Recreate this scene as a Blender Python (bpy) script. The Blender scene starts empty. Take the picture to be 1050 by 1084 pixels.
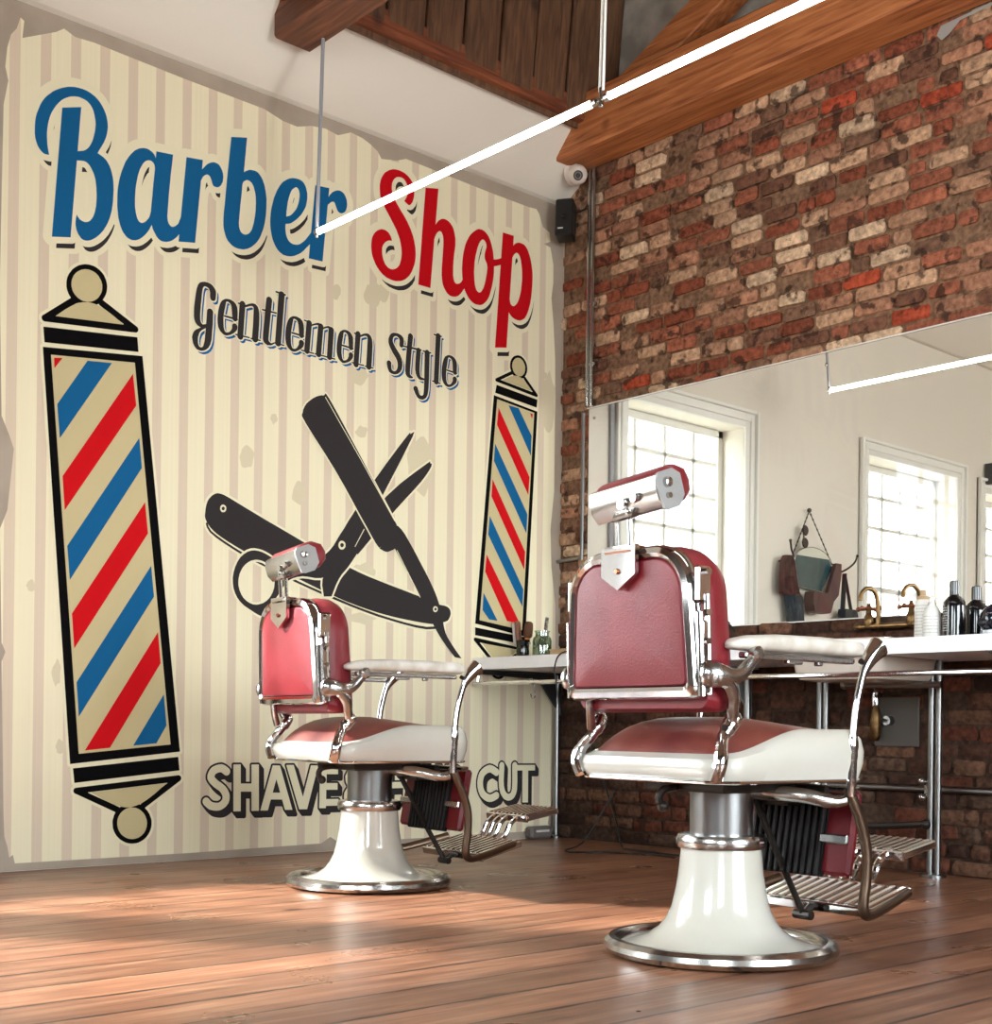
import bpy, math, random
from mathutils import Vector, Matrix
from mathutils.geometry import tessellate_polygon
random.seed(7)
scene = bpy.context.scene
COL = scene.collection
PI = math.pi

# ------------------------------------------------------------------ materials
def new_mat(name):
    m = bpy.data.materials.new(name); m.use_nodes = True
    nt = m.node_tree; b = nt.nodes['Principled BSDF']
    return m, nt, b
def N(nt, t, **kw):
    n = nt.nodes.new(t)
    for k, v in kw.items(): setattr(n, k, v)
    return n
def L(nt, a, b): nt.links.new(a, b)
def c4(c): return (c[0], c[1], c[2], 1)
def srgb(r, g, b):
    f = lambda v: ((v/255+.055)/1.055)**2.4 if v > 10.3 else v/255/12.92
    return (f(r), f(g), f(b))
def simple(name, col, rough=.5, metal=0, noise=None, bump=0, bscale=40, coat=0, spec=None):
    m, nt, b = new_mat(name)
    b.inputs['Base Color'].default_value = c4(col); b.inputs['Roughness'].default_value = rough
    b.inputs['Metallic'].default_value = metal; b.inputs['Coat Weight'].default_value = coat
    if spec is not None: b.inputs['Specular IOR Level'].default_value = spec
    if noise or bump:
        tc = N(nt, 'ShaderNodeTexCoord')
        nz = N(nt, 'ShaderNodeTexNoise'); nz.inputs['Detail'].default_value = 5
        nz.inputs['Scale'].default_value = noise[1] if noise else bscale
        L(nt, tc.outputs['Object'], nz.inputs['Vector'])
        if noise:
            rp = N(nt, 'ShaderNodeValToRGB'); e = rp.color_ramp.elements
            e[0].position = .38; e[1].position = .64
            e[0].color = c4(col); e[1].color = c4(noise[0]); L(nt, nz.outputs['Fac'], rp.inputs['Fac'])
            L(nt, rp.outputs['Color'], b.inputs['Base Color'])
        if bump:
            n2 = N(nt, 'ShaderNodeTexNoise'); n2.inputs['Scale'].default_value = bscale; n2.inputs['Detail'].default_value = 6
            L(nt, tc.outputs['Object'], n2.inputs['Vector'])
            bp = N(nt, 'ShaderNodeBump'); bp.inputs['Strength'].default_value = bump; bp.inputs['Distance'].default_value = .004
            L(nt, n2.outputs['Fac'], bp.inputs['Height']); L(nt, bp.outputs['Normal'], b.inputs['Normal'])
    return m
def emit(name, col, s):
    m, nt, b = new_mat(name)
    b.inputs['Base Color'].default_value = c4(col); b.inputs['Emission Color'].default_value = c4(col); b.inputs['Emission Strength'].default_value = s
    return m
def pane_mat(name, tint=(1, 1, 1), gloss=.07):
    m = bpy.data.materials.new(name); m.use_nodes = True; nt = m.node_tree; nt.nodes.clear()
    o = N(nt, 'ShaderNodeOutputMaterial'); t = N(nt, 'ShaderNodeBsdfTransparent'); g = N(nt, 'ShaderNodeBsdfGlossy'); mx = N(nt, 'ShaderNodeMixShader')
    t.inputs['Color'].default_value = c4(tint); g.inputs['Roughness'].default_value = .02; mx.inputs['Fac'].default_value = gloss
    L(nt, t.outputs[0], mx.inputs[1]); L(nt, g.outputs[0], mx.inputs[2]); L(nt, mx.outputs[0], o.inputs['Surface'])
    return m
def wood_mat(name, c1, c2, c3, axis=0, scale=3., rough=.6, stretch=14):
    m, nt, b = new_mat(name); tc = N(nt, 'ShaderNodeTexCoord'); mp = N(nt, 'ShaderNodeMapping')
    s = [stretch, stretch, stretch]; s[axis] = 1.; mp.inputs['Scale'].default_value = s
    L(nt, tc.outputs['Object'], mp.inputs['Vector'])
    nz = N(nt, 'ShaderNodeTexNoise'); nz.inputs['Scale'].default_value = scale; nz.inputs['Detail'].default_value = 7; nz.inputs['Distortion'].default_value = .6
    L(nt, mp.outputs[0], nz.inputs['Vector'])
    rp = N(nt, 'ShaderNodeValToRGB'); e = rp.color_ramp.elements; e[0].position = .3; e[1].position = .72
    e[0].color = c4(c1); e[1].color = c4(c3); q = rp.color_ramp.elements.new(.5); q.color = c4(c2)
    L(nt, nz.outputs['Fac'], rp.inputs['Fac'])
    vz = N(nt, 'ShaderNodeTexVoronoi'); vz.inputs['Scale'].default_value = 2.6; L(nt, tc.outputs['Object'], vz.inputs['Vector'])
    kr = N(nt, 'ShaderNodeValToRGB'); kr.color_ramp.elements[0].position = .05; kr.color_ramp.elements[0].color = (.25, .2, .18, 1); kr.color_ramp.elements[1].position = .12
    L(nt, vz.outputs['Distance'], kr.inputs['Fac'])
    mu = N(nt, 'ShaderNodeMix', data_type='RGBA', blend_type='MULTIPLY'); mu.inputs[0].default_value = .8
    L(nt, rp.outputs[0], mu.inputs[6]); L(nt, kr.outputs[0], mu.inputs[7]); L(nt, mu.outputs[2], b.inputs['Base Color'])
    b.inputs['Roughness'].default_value = rough
    bp = N(nt, 'ShaderNodeBump'); bp.inputs['Strength'].default_value = .25; bp.inputs['Distance'].default_value = .004
    L(nt, nz.outputs['Fac'], bp.inputs['Height']); L(nt, bp.outputs[0], b.inputs['Normal'])
    return m
def math_node(nt, op, a, b=None):
    n = N(nt, 'ShaderNodeMath', operation=op)
    for i, v in enumerate((a, b)):
        if v is None: continue
        if isinstance(v, (int, float)): n.inputs[i].default_value = v
        else: L(nt, v, n.inputs[i])
    return n.outputs[0]
def floor_mat():
    m, nt, b = new_mat('pine_boards'); tc = N(nt, 'ShaderNodeTexCoord'); sx = N(nt, 'ShaderNodeSeparateXYZ'); L(nt, tc.outputs['Object'], sx.inputs[0])
    W = .183
    t = math_node(nt, 'DIVIDE', sx.outputs[0], W); idx = math_node(nt, 'FLOOR', t); fr = math_node(nt, 'FRACT', t)
    wn = N(nt, 'ShaderNodeTexWhiteNoise', noise_dimensions='1D'); L(nt, idx, wn.inputs['W'])
    off = math_node(nt, 'MULTIPLY', wn.outputs['Value'], 17.)
    yy = math_node(nt, 'ADD', sx.outputs[1], off)
    cb = N(nt, 'ShaderNodeCombineXYZ'); L(nt, math_node(nt, 'MULTIPLY', sx.outputs[0], 16.), cb.inputs[0]); L(nt, math_node(nt, 'MULTIPLY', yy, 1.1), cb.inputs[1])
    nz = N(nt, 'ShaderNodeTexNoise'); nz.inputs['Scale'].default_value = 2.; nz.inputs['Detail'].default_value = 8; nz.inputs['Distortion'].default_value = .8; L(nt, cb.outputs[0], nz.inputs['Vector'])
    rp = N(nt, 'ShaderNodeValToRGB'); e = rp.color_ramp.elements; e[0].position = .18; e[1].position = .85
    e[0].color = c4(FL[0]); e[1].color = c4(FL[2]); q = e.new(.52); q.color = c4(FL[1])
    L(nt, nz.outputs['Fac'], rp.inputs['Fac'])
    hs = N(nt, 'ShaderNodeHueSaturation'); L(nt, rp.outputs[0], hs.inputs['Color'])
    L(nt, math_node(nt, 'ADD', math_node(nt, 'MULTIPLY', wn.outputs['Value'], .45), .78), hs.inputs['Value'])
    # knots
    cb2 = N(nt, 'ShaderNodeCombineXYZ'); L(nt, math_node(nt, 'MULTIPLY', sx.outputs[0], 7.), cb2.inputs[0]); L(nt, math_node(nt, 'MULTIPLY', yy, 4.0), cb2.inputs[1])
    vz = N(nt, 'ShaderNodeTexVoronoi'); vz.inputs['Scale'].default_value = .62; L(nt, cb2.outputs[0], vz.inputs['Vector'])
    kr = N(nt, 'ShaderNodeValToRGB'); kr.color_ramp.elements[0].position = .06; kr.color_ramp.elements[0].color = (.22, .13, .09, 1); kr.color_ramp.elements[1].position = .13
    L(nt, vz.outputs['Distance'], kr.inputs['Fac'])
    mu = N(nt, 'ShaderNodeMix', data_type='RGBA', blend_type='MULTIPLY'); mu.inputs[0].default_value = .9
    L(nt, hs.outputs[0], mu.inputs[6]); L(nt, kr.outputs[0], mu.inputs[7])
    gp = N(nt, 'ShaderNodeMath', operation='LESS_THAN'); L(nt, fr, gp.inputs[0])
    wob = N(nt, 'ShaderNodeTexNoise'); wob.inputs['Scale'].default_value = 6.; L(nt, tc.outputs['Object'], wob.inputs['Vector'])
    L(nt, math_node(nt, 'MULTIPLY', wob.outputs['Fac'], .12), gp.inputs[1])
    # nail heads / short dark marks
    mg = N(nt, 'ShaderNodeMix', data_type='RGBA'); L(nt, gp.outputs[0], mg.inputs[0]); L(nt, mu.outputs[2], mg.inputs[6]); mg.inputs[7].default_value = c4((.035, .018, .012))
    L(nt, mg.outputs[2], b.inputs['Base Color'])
    big = N(nt, 'ShaderNodeTexNoise'); big.inputs['Scale'].default_value = 3.; big.inputs['Detail'].default_value = 4; L(nt, tc.outputs['Object'], big.inputs['Vector'])
    L(nt, math_node(nt, 'ADD', math_node(nt, 'MULTIPLY', big.outputs['Fac'], .3), .17), b.inputs['Roughness'])
    bp = N(nt, 'ShaderNodeBump'); bp.inputs['Strength'].default_value = .25; bp.inputs['Distance'].default_value = .003
    hh = math_node(nt, 'SUBTRACT', math_node(nt, 'MULTIPLY', nz.outputs['Fac'], .4), gp.outputs[0]); L(nt, hh, bp.inputs['Height']); L(nt, bp.outputs[0], b.inputs['Normal'])
    return m
def brick_mat():
    m, nt, b = new_mat('old_brick'); tc = N(nt, 'ShaderNodeTexCoord'); at = N(nt, 'ShaderNodeAttribute', attribute_name='bc')
    def noise(s, d=6, dist=0):
        n = N(nt, 'ShaderNodeTexNoise'); n.inputs['Scale'].default_value = s; n.inputs['Detail'].default_value = d; n.inputs['Distortion'].default_value = dist
        L(nt, tc.outputs['Object'], n.inputs['Vector']); return n.outputs['Fac']
    def ramp(f, p0, p1, a=(0, 0, 0), c=(1, 1, 1)):
        r = N(nt, 'ShaderNodeValToRGB'); r.color_ramp.elements[0].position = p0; r.color_ramp.elements[1].position = p1
        r.color_ramp.elements[0].color = c4(a); r.color_ramp.elements[1].color = c4(c); L(nt, f, r.inputs['Fac']); return r.outputs[0]
    def mix(f, a, c, bt='MIX'):
        n = N(nt, 'ShaderNodeMix', data_type='RGBA', blend_type=bt)
        for i, v in ((0, f), (6, a), (7, c)):
            if isinstance(v, (int, float)): n.inputs[i].default_value = v
            elif isinstance(v, tuple): n.inputs[i].default_value = c4(v)
            else: L(nt, v, n.inputs[i])
        return n.outputs[2]
    col = at.outputs['Color']
    grain = ramp(noise(38, 7), .3, .72, (.55, .5, .48), (1.35, 1.3, 1.25))
    col = mix(1., col, grain, 'MULTIPLY')
    sp = N(nt, 'ShaderNodeSeparateXYZ'); L(nt, tc.outputs['Object'], sp.inputs[0])
    # old lime wash and plaster left on the bricks, denser near the corner
    near = math_node(nt, 'SUBTRACT', ramp(sp.outputs[0], .1, 1.6, (.09, .09, .09), (0, 0, 0)), ramp(sp.outputs[2], 1.1, 1.3, (.3, .3, .3), (0, 0, 0)))
    lime = ramp(math_node(nt, 'ADD', noise(17, 10, .15), near), .525, .575)
    col = mix(math_node(nt, 'MULTIPLY', lime, .82), col, srgb(204, 180, 152))
    soot = ramp(noise(13, 9, .15), .56, .62)
    col = mix(math_node(nt, 'MULTIPLY', soot, .8), col, srgb(56, 37, 30))
    L(nt, col, b.inputs['Base Color']); b.inputs['Roughness'].default_value = .9; b.inputs['Specular IOR Level'].default_value = .2
    bp = N(nt, 'ShaderNodeBump'); bp.inputs['Strength'].default_value = .9; bp.inputs['Distance'].default_value = .012
    L(nt, math_node(nt, 'ADD', noise(30, 8), math_node(nt, 'MULTIPLY', lime, .25)), bp.inputs['Height']); L(nt, bp.outputs[0], b.inputs['Normal'])
    return m
def stripe_mat():
    m, nt, b = new_mat('striped_paper'); tc = N(nt, 'ShaderNodeTexCoord'); sx = N(nt, 'ShaderNodeSeparateXYZ'); L(nt, tc.outputs['Object'], sx.inputs[0])
    fr = math_node(nt, 'FRACT', math_node(nt, 'DIVIDE', math_node(nt, 'ADD', sx.outputs[1], 10*.1299+3.0224+.0225), .1299))
    st = math_node(nt, 'LESS_THAN', fr, .345)
    nz = N(nt, 'ShaderNodeTexNoise'); nz.inputs['Scale'].default_value = 1.; mp = N(nt, 'ShaderNodeMapping'); mp.inputs['Scale'].default_value = (1, 90, .6)
    L(nt, tc.outputs['Object'], mp.inputs[0]); L(nt, mp.outputs[0], nz.inputs['Vector'])
    mx = N(nt, 'ShaderNodeMix', data_type='RGBA'); L(nt, st, mx.inputs[0]); mx.inputs[6].default_value = c4(CREAM); mx.inputs[7].default_value = c4(STRIPE)
    mu = N(nt, 'ShaderNodeMix', data_type='RGBA', blend_type='MULTIPLY'); mu.inputs[0].default_value = .12; L(nt, mx.outputs[2], mu.inputs[6]); L(nt, nz.outputs['Fac'], mu.inputs[7])
    L(nt, mu.outputs[2], b.inputs['Base Color']); b.inputs['Roughness'].default_value = .9; b.inputs['Specular IOR Level'].default_value = .12
    return m
FL = (srgb(92, 58, 41), srgb(136, 92, 68), srgb(178, 136, 106))
CREAM = srgb(240, 231, 199); STRIPE = srgb(222, 205, 180)
M = {}
M['floor'] = floor_mat(); M['brick'] = brick_mat(); M['stripe'] = stripe_mat()
M['plaster'] = simple('white_plaster', srgb(226, 220, 208), .85, bump=.15, bscale=60)
M['plaster_grey'] = simple('grey_plaster', srgb(196, 191, 180), .9, noise=(srgb(150, 146, 136), 5), bump=.5, bscale=20)
M['darkwall'] = simple('dark_taupe_wall_paint', srgb(96, 88, 82), .8)
M['paint'] = simple('white_gloss_paint', srgb(236, 236, 230), .35)
M['enamel'] = simple('white_enamel', srgb(200, 197, 187), .16, coat=.6, noise=(srgb(192, 188, 175), 3))
M['armpad'] = simple('cream_arm_pad', srgb(200, 193, 180), .3, noise=(srgb(226, 222, 214), 14), coat=.3)
def leather(name, a, c, scale=5):
    return simple(name, a, .40, noise=(c, scale), bump=.22, bscale=210, coat=.03, spec=.35)
M['leather'] = leather('oxblood_leather', srgb(112, 10, 22), srgb(128, 34, 42))
M['leather_shade'] = leather('shaded_pad_leather', srgb(88, 8, 18), srgb(104, 18, 26))  # darker copy of the red leather; the calf pad's shade is in its colour
M['leather_seat'] = leather('worn_red_leather', srgb(90, 32, 33), srgb(126, 66, 54), 4)
M['chrome'] = simple('chrome', (.70, .70, .71), .08, 1)
M['nickel'] = simple('aged_nickel', (.5, .49, .47), .2, 1, bump=.1, bscale=25)
M['steel'] = simple('brushed_steel', (.27, .27, .27), .28, 1)
M['castiron'] = simple('dark_cast_metal', srgb(48, 42, 38), .4, .6)
M['bronze'] = simple('worn_bronze_bar', srgb(96, 78, 64), .3, .9)
M['stipple'] = simple('stippled_grey_metal', srgb(160, 160, 158), .5, .3, bump=1., bscale=260)
M['darkrubber'] = simple('ribbed_dark_panel', srgb(22, 17, 16), .6, spec=.25)
M['black'] = simple('black_plastic', srgb(20, 21, 22), .4)
M['blackgloss'] = simple('black_gloss', srgb(16, 17, 19), .12, coat=.5)
M['counter'] = simple('white_stone_counter', srgb(244, 244, 246), .3, noise=(srgb(236, 236, 240), 7))
M['bracket'] = simple('dark_grey_bracket', srgb(44, 46, 48), .5)
M['bracket_light'] = simple('pale_grey_bracket', srgb(150, 152, 156), .45)
M['ceramic'] = simple('sink_ceramic', srgb(224, 214, 200), .15, coat=.5)
M['brass'] = simple('aged_brass', srgb(128, 100, 66), .36, 1, noise=(srgb(88, 66, 42), 30))
M['copper'] = simple('copper_knob', srgb(150, 90, 66), .3, 1)
M['beam'] = wood_mat('orange_beam_wood', srgb(124, 66, 34), srgb(168, 100, 56), srgb(194, 126, 76), 0)
M['beam_dark'] = wood_mat('dark_beam_wood', srgb(70, 38, 24), srgb(104, 58, 36), srgb(132, 80, 50), 0)
M['trimwood'] = wood_mat('wall_plate_wood', srgb(92, 44, 26), srgb(124, 66, 40), srgb(150, 84, 52), 1)
M['plank'] = wood_mat('dark_ceiling_boards', srgb(70, 46, 32), srgb(100, 68, 46), srgb(122, 86, 58), 2)
M['tube'] = emit('lit_tube', (1., .98, .95), 22.)
M['glass'] = pane_mat('window_glass', (.97, .98, .98), .05)
M['mirror'] = pane_mat('mirror_face', (.96, .96, .945), .018)
M['greenglass'] = pane_mat('green_jar_glass', (.62, .70, .62), .16)
M['clearglass'] = pane_mat('clear_bottle_glass', (.85, .84, .82), .16)
M['taupe'] = simple('worn_taupe_paper', srgb(172, 158, 142), .8, noise=(srgb(160, 146, 130), 4))
M['halo'] = simple('cream_print', srgb(232, 224, 192), .9, spec=.12)
M['blue'] = simple('blue_print', srgb(20, 92, 140), .9, spec=.12)
M['blue_dark'] = simple('blue_shadow_print', srgb(24, 94, 150), .9, spec=.12)
M['red'] = simple('red_print', srgb(190, 10, 22), .9, spec=.12)
M['pole_red'] = simple('pole_red_print', srgb(196, 16, 24), .9, spec=.12)
M['ink'] = simple('charcoal_print', srgb(52, 48, 48), .9, spec=.12)
M['blackink'] = simple('black_print', srgb(6, 5, 6), .9, spec=.12)
M['tan'] = simple('tan_print', srgb(196, 182, 140), .9, spec=.12)
M['stain'] = simple('stain_print', srgb(214, 203, 172), .9, spec=.12)
M['card'] = simple('pale_wood_box', srgb(190, 160, 122), .7)
M['bristle_w'] = simple('white_bristle', srgb(206, 200, 192), .9)
M['brownwood'] = simple('brown_brush_wood', srgb(120, 72, 48), .5)
M['bristle_b'] = simple('brown_bristle', srgb(92, 58, 36), .9, bump=1., bscale=200)
M['orange'] = simple('orange_band', srgb(226, 130, 40), .5)
M['metalcomb'] = simple('speckled_comb', srgb(170, 164, 158), .4, .6, noise=(srgb(70, 60, 54), 120))
M['whiteplastic'] = simple('white_plastic', srgb(232, 230, 224), .35)
M['labelgrey'] = simple('pale_grey_label_print', srgb(188, 186, 180), .6)
M['cloth_brown'] = simple('brown_cloth', srgb(92, 52, 48), .9, noise=(srgb(70, 40, 38), 20))
M['cloth_navy'] = simple('navy_cloth', srgb(38, 48, 60), .9, noise=(srgb(58, 68, 78), 16))
M['bag_brown'] = simple('brown_bag_leather', srgb(78, 44, 40), .6)
M['bag_black'] = simple('black_bag', srgb(26, 27, 34), .6)
M['tealglass'] = simple('dark_teal_mirror_face', srgb(34, 62, 66), .15, coat=.4, noise=(srgb(48, 76, 78), 6))
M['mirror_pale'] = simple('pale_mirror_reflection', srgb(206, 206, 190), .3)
M['lens'] = simple('dark_lens', srgb(46, 26, 24), .2)
M['darkblue'] = simple('dark_blue_glaze', srgb(22, 26, 40), .08, coat=.8)
M['greybox'] = simple('grey_socket', srgb(104, 98, 94), .5)
M['cctv'] = simple('cctv_white', srgb(222, 214, 204), .4)
M['greyboard'] = simple('grey_mounting_plate', srgb(86, 80, 74), .7)
M['outside'] = simple('distant_facade', (.10, .12, .13), .9, noise=((.20, .23, .25), .9))
M['mortar_top'] = simple('pale_mortar_smear', srgb(150, 148, 144), .9)

# ------------------------------------------------------------------ mesh helpers
class MB:
    def __init__(s): s.v = []; s.f = []; s.m = []
    def add(s, vs, fs, mi=0):
        o = len(s.v); s.v += [tuple(v) for v in vs]; s.f += [tuple(i+o for i in f) for f in fs]; s.m += [mi]*len(fs); return s
    def box(s, c, d, rot=None, mi=0, ch=0.):
        hx, hy, hz = d[0]/2, d[1]/2, d[2]/2
        if ch <= 0:
            vs = [(x*hx, y*hy, z*hz) for x in (-1, 1) for y in (-1, 1) for z in (-1, 1)]
            fs = [(0, 1, 3, 2), (4, 6, 7, 5), (0, 4, 5, 1), (2, 3, 7, 6), (0, 2, 6, 4), (1, 5, 7, 3)]
        else:
            ch = min(ch, hx*.98, hy*.98, hz*.98); vs = []; ix = {}
            for a in range(3):
                for sx in (-1, 1):
                    for sy in (-1, 1):
                        for sz in (-1, 1):
                            h = [hx, hy, hz]; g = [sx, sy, sz]
                            p = [g[k]*(h[k] if k == a else h[k]-ch) for k in range(3)]
                            ix[(a, sx, sy, sz)] = len(vs); vs.append(tuple(p))
            fs = []
            for a in range(3):
                for sg in (-1, 1):
                    o = [k for k in range(3) if k != a]; q = []
                    for u, w in ((-1, -1), (1, -1), (1, 1), (-1, 1)):
                        g = [0, 0, 0]; g[a] = sg; g[o[0]] = u; g[o[1]] = w; q.append(ix[(a, *g)])
                    fs.append(tuple(q))
            for a in range(3):
                b, c_ = [k for k in range(3) if k != a]
                for sb in (-1, 1):
                    for sc in (-1, 1):
                        q = []
                        for fa, sa in ((b, -1), (b, 1), (c_, 1), (c_, -1)):
                            g = [0, 0, 0]; g[a] = sa; g[b] = sb; g[c_] = sc; q.append(ix[(fa, *g)])
                        fs.append(tuple(q))
            for sx in (-1, 1):
                for sy in (-1, 1):
                    for sz in (-1, 1): fs.append(tuple(ix[(a, sx, sy, sz)] for a in range(3)))
        R = rot if rot is not None else Matrix.Identity(3); C = Vector(c)
        return s.add([R @ Vector(v)+C for v in vs], fs, mi)
    def tube(s, pts, r, seg=10, cap=True, mi=0, flat=None):
        pts = [Vector(p) for p in pts]; n = len(pts)
        rs = r if isinstance(r, (list, tuple)) else [r]*n
        up = None; vs = []
        for i, p in enumerate(pts):
            t = (pts[min(i+1, n-1)]-pts[max(i-1, 0)])
            if t.length < 1e-9: t = Vector((0, 0, 1))
            t.normalize()
            if up is None:
                a = Vector((0, 0, 1)) if abs(t.z) < .9 else Vector((1, 0, 0)); up = (a-t*a.dot(t)).normalized()
            else:
                up = up-t*up.dot(t); up.normalize()
            sd = t.cross(up)
            fx, fy = flat if flat else (1, 1)
            for k in range(seg):
                an = 2*PI*k/seg; vs.append(p+(up*math.cos(an)*fx+sd*math.sin(an)*fy)*rs[i])
        fs = [(i*seg+k, i*seg+(k+1) % seg, (i+1)*seg+(k+1) % seg, (i+1)*seg+k) for i in range(n-1) for k in range(seg)]
        if cap: fs += [tuple(range(seg))[::-1], tuple((n-1)*seg+k for k in range(seg))]
        return s.add(vs, fs, mi)
    def lathe(s, prof, c=(0, 0, 0), seg=48, axis='z', mi=0, cap=True):
        vs = []
        for r, h in prof:
            for k in range(seg):
                a = 2*PI*k/seg; x, y = r*math.cos(a), r*math.sin(a)
                v = {'z': (x, y, h), 'x': (h, x, y), 'y': (y, h, x)}[axis]
                vs.append((v[0]+c[0], v[1]+c[1], v[2]+c[2]))
        n = len(prof)
        fs = [(i*seg+k, i*seg+(k+1) % seg, (i+1)*seg+(k+1) % seg, (i+1)*seg+k) for i in range(n-1) for k in range(seg)]
        if cap: fs += [tuple(range(seg))[::-1], tuple((n-1)*seg+k for k in range(seg))]
        return s.add(vs, fs, mi)
    def loft(s, rings, mi=0, cap0=True, cap1=True):
        k = len(rings[0]); vs = [p for r in rings for p in r]
        fs = [(i*k+j, i*k+(j+1) % k, (i+1)*k+(j+1) % k, (i+1)*k+j) for i in range(len(rings)-1) for j in range(k)]
        if cap0: fs.append(tuple(range(k))[::-1])
        if cap1: fs.append(tuple((len(rings)-1)*k+j for j in range(k)))
        return s.add(vs, fs, mi)
    def prism(s, poly, h, M4=None, mi=0):
        n = len(poly); vs = [Vector((p[0], p[1], 0)) for p in poly]+[Vector((p[0], p[1], h)) for p in poly]
        if M4 is not None: vs = [M4 @ v for v in vs]
        return s.add(vs, [tuple(range(n))[::-1], tuple(range(n, 2*n))]+[(i, (i+1) % n, n+(i+1) % n, n+i) for i in range(n)], mi)
    def sphere(s, c, r, seg=20, rings=12, sc=(1, 1, 1), mi=0):
        pr = [(max(1e-4, math.sin(PI*i/rings)), -math.cos(PI*i/rings)) for i in range(rings+1)]
        vs = [(c[0]+a*math.cos(2*PI*k/seg)*r*sc[0], c[1]+a*math.sin(2*PI*k/seg)*r*sc[1], c[2]+h*r*sc[2]) for a, h in pr for k in range(seg)]
        fs = [(i*seg+k, i*seg+(k+1) % seg, (i+1)*seg+(k+1) % seg, (i+1)*seg+k) for i in range(rings) for k in range(seg)]
        return s.add(vs, fs, mi)
def smooth(pts, n=6):
    out = []; K = len(pts)
    for i in range(K-1):
        p0, p1, p2, p3 = pts[max(0, i-1)], pts[i], pts[i+1], pts[min(K-1, i+2)]
        for k in range(n):
            t = k/n
            out.append(tuple(.5*(2*p1[j]+(-p0[j]+p2[j])*t+(2*p0[j]-5*p1[j]+4*p2[j]-p3[j])*t*t+(-p0[j]+3*p1[j]-3*p2[j]+p3[j])*t**3) for j in range(len(p1))))
    out.append(tuple(pts[-1])); return out
def obj(name, mb, mat, parent=None, loc=None, ang=35, kind=None, label=None, cat=None, group=None, shade=True):
    me = bpy.data.meshes.new(name); me.from_pydata(mb.v, [], mb.f); me.update()
    mats = mat if isinstance(mat, (list, tuple)) else [mat]
    for q in mats: me.materials.append(M[q])
    if len(mats) > 1: me.polygons.foreach_set('material_index', mb.m)
    if shade:
        me.polygons.foreach_set('use_smooth', [True]*len(me.polygons)); me.set_sharp_from_angle(angle=math.radians(ang))
    o = bpy.data.objects.new(name, me); COL.objects.link(o)
    if parent: o.parent = parent
    if loc: o.location = loc
    tag(o, label, cat, group, kind)
    return o
def tag(o, label=None, cat=None, group=None, kind=None):
    for k, v in (('label', label), ('category', cat), ('group', group), ('kind', kind)):
        if v: o[k] = v
    return o
def thing(name, label, cat, loc=(0, 0, 0), rz=0, group=None):
    o = bpy.data.objects.new(name, None); o.empty_display_size = .1; COL.objects.link(o); o.location = loc; o.rotation_euler = (0, 0, rz)
    return tag(o, label, cat, group)
def copy_tree(o, parent=None):
    c = o.copy(); COL.objects.link(c)
    if parent: c.parent = parent
    for ch in list(o.children): copy_tree(ch, c)
    return c
def Rz(a): return Matrix.Rotation(a, 3, 'Z')
def Rx(a): return Matrix.Rotation(a, 3, 'X')
def Ry(a): return Matrix.Rotation(a, 3, 'Y')

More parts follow.
